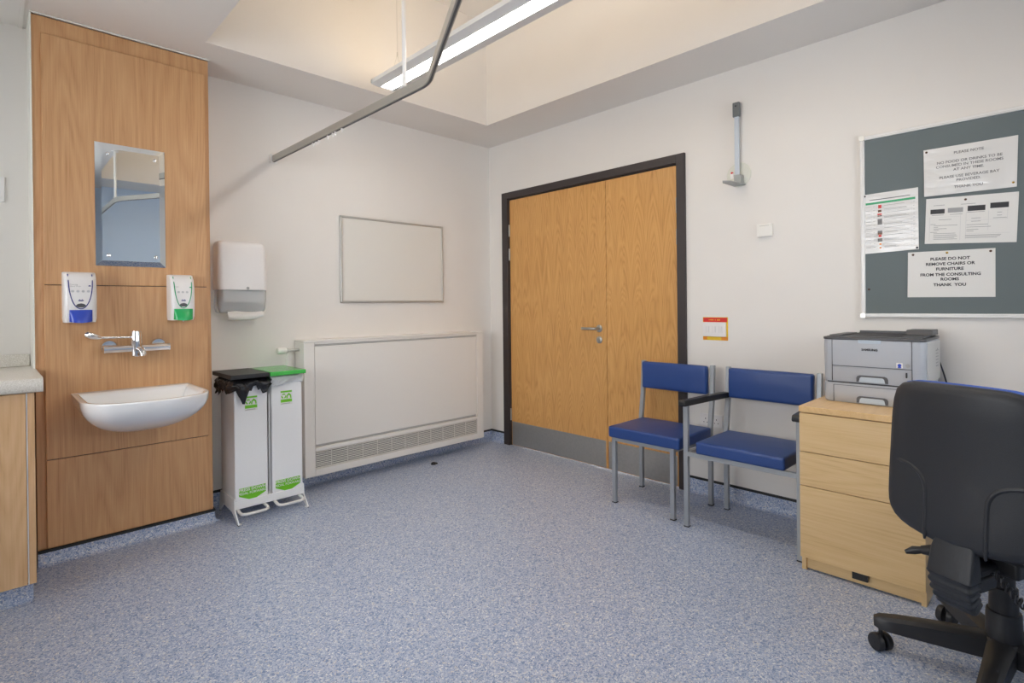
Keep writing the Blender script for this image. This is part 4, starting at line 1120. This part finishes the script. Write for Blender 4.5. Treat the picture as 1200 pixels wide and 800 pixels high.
# seat
b = MB(); rings = []
for z, sc_ in ((.425, .90), (.435, .97), (.450, 1.0), (.468, 1.0)):
    rings.append([(x*sc_+.03, y*sc_, z) for x, y in rrect(-.165, .235, -.195, .195, .09, 8)])
b.loft(rings); b.build('seat_shell', M['chair_black'], oc, sharp=50)
b = MB(); rings = []
for z, sc_ in ((.468, .985), (.485, 1.01), (.505, 1.0), (.518, .95), (.524, .85), (.520, .4), (.519, .05)):
    rings.append([(x*sc_+.03, y*sc_, z) for x, y in rrect(-.165, .235, -.195, .195, .09, 8)])
b.loft(rings); b.build('seat', M['chair_blue'], oc, sharp=60)
# backrest outline (half width, height)
half = [(w_*1.075, z_) for w_, z_ in [(0, .948), (.07, .947), (.115, .944), (.150, .935), (.172, .915), (.184, .885), (.193, .84), (.200, .78), (.206, .71), (.210, .65), (.212, .60), (.212, .560), (.209, .532), (.200, .510), (.184, .493), (.160, .481), (.130, .473), (.09, .467), (.05, .462), (0, .461)]]
out = [(w_, z_) for w_, z_ in half]+[(-w_, z_) for w_, z_ in reversed(half[1:-1])]
zc = .70
def bring(s, x, zk=None):
    return [(x+.9*(w_*s)**2+.10*(z_-.46)*0-.22*((z_-zc)*s)**2, w_*s, zc+(z_-zc)*s) for w_, z_ in out]
XBK = -.215
b = MB(); b.loft([bring(1.0, XBK+.002), bring(1.004, XBK-.006), bring(.995, XBK-.018), bring(.965, XBK-.028), bring(.88, XBK-.034), bring(.6, XBK-.034), bring(.3, XBK-.034), bring(.02, XBK-.034)])
bk = b.build('back_shell', M['chair_black'], oc, sharp=70)
for s_ in (-1, 1):    # moulded channels that flare out from the spine
    pts = []
    for k in range(15):
        u = k/14; w_ = s_*(.080+.115*max(0, (u-.42)/.58)**2.0); z_ = .462+.22*math.sin(min(1, u*1.06)*PI/2)
        pts.append((XBK-.0300+.9*w_**2-.22*(z_-zc)**2, w_, z_))
    MB().tube(pts, [.003]+[.0075]*13+[.002], 10).build('moulded_rib', M['chair_black'], bk)
b = MB(); b.loft([bring(1.0, XBK+.002), bring(1.012, XBK+.012), bring(1.008, XBK+.026), bring(.96, XBK+.042), bring(.85, XBK+.050), bring(.5, XBK+.052), bring(.02, XBK+.052)])
b.build('backrest', M['chair_blue'], oc, sharp=70)
# spine with bellows
b = MB(); rings = []
for x, z, w_, d_ in ((-.238, .50, .050, .010), (-.246, .455, .058, .018), (-.252, .40, .060, .026), (-.255, .383, .060, .028)):
    rings.append([(x+xx, yy, z) for xx, yy in rrect(-d_, d_, -w_, w_, .010, 3)])
b.loft(rings); b.build('spine_cover', M['chair_black'], oc, sharp=45)
b = MB(); rings = []
for k in range(25):
    u = k/24; a = u*.75; r_ = .085
    x = -.255+.10*(1-math.cos(a)); z = .385-.120*math.sin(a)
    s_ = (1-.10*u)*(1+.055*math.cos(k*PI/3))
    nx, nz = math.cos(a), math.sin(a)
    rings.append([(x+nx*xx, yy, z+nz*xx*.9) for xx, yy in rrect(-.028*s_, .028*s_, -.058*s_, .058*s_, .012, 3)])
b.loft(rings); b.build('bellows', M['chair_black'], oc, sharp=70)
b = MB(); b.box(-.235, -.09, -.03, .03, .325, .372); b.build('spine_arm', M['chair_base'], oc, .008)
b = MB(); b.tube([(-.20, .04, .415), (-.205, .085, .415), (-.215, .110, .408)], [.020, .018, .013], 14)
b.tube([(-.212, .105, .410), (-.225, .128, .402), (-.240, .145, .392)], [.010, .013, .006], 12); b.build('adjusting_lever', M['chair_base'], oc, sharp=60)
b = MB(); pts = []
for k in range(120):
    u = k/119; a = k*.85; r_ = .011
    x = -.15+.04*u; y = -.055-.16*u; z = .395-.055*math.sin(u*PI)-.05*u
    pts.append((x+r_*math.cos(a), y, z+r_*math.sin(a)))
b.tube(pts, .0035, 6); b.build('coiled_cable', M['chair_base'], oc)
MB().lathe((-.155, -.05, .392), [(.005, 0), (.005, .006), (0, .007)], 12, (-1, 0, 0)).build('chrome_screw', M['chrome'], oc)
oc.location = (-.940, -3.455, 0); oc.rotation_euler = (0, 0, math.radians(-22))

# small black scrap on the floor
b = MB(); b.lathe((-.805, -.232, 0), [(.020, 0), (.020, .006), (.013, .016), (.006, .018), (0, .018)], 16); b.box(-.80, -.775, -.245, -.22, 0, .010)
o = b.build('door_stop', M['black'], None, .002, loc=(-.805, -.232, 0)); tag(o, 'small black rubber stop lying on the blue floor in front of the radiator', 'door stop')

# ------------------------------------------------------------------ light from outside and render settings
wd = bpy.data.worlds.new('sky'); sc.world = wd; wd.use_nodes = True
bg = wd.node_tree.nodes['Background']; bg.inputs[0].default_value = (.95, .975, 1.0, 1); bg.inputs[1].default_value = 8.5
pl_ = bpy.data.lights.new('window portal', 'AREA'); pl_.shape = 'RECTANGLE'; pl_.size = WZ1-WZ0; pl_.size_y = WY1-WY0
pl_.cycles.is_portal = True
po = bpy.data.objects.new('window_portal', pl_); C.objects.link(po); po.location = (XL-.12, (WY0+WY1)/2, (WZ0+WZ1)/2)
po.rotation_euler = (0, -PI/2, 0)
for x0, x1 in FW:
    pl2 = bpy.data.lights.new('window portal', 'AREA'); pl2.shape = 'RECTANGLE'; pl2.size = x1-x0; pl2.size_y = FZ1-FZ0
    pl2.cycles.is_portal = True
    po2 = bpy.data.objects.new('window_portal', pl2); C.objects.link(po2); po2.location = ((x0+x1)/2, YF-.12, (FZ0+FZ1)/2)
    po2.rotation_euler = (PI/2, 0, PI)
vs = sc.view_settings; vs.view_transform = 'Standard'; vs.look = 'None'; vs.gamma = 1; vs.use_curve_mapping = False; vs.exposure = 0.16
cy = sc.cycles; cy.max_bounces = 10; cy.diffuse_bounces = 6; cy.glossy_bounces = 4; cy.transparent_max_bounces = 8
cy.sample_clamp_indirect = 8; cy.use_denoising = True; cy.caustics_reflective = False; cy.caustics_refractive = False
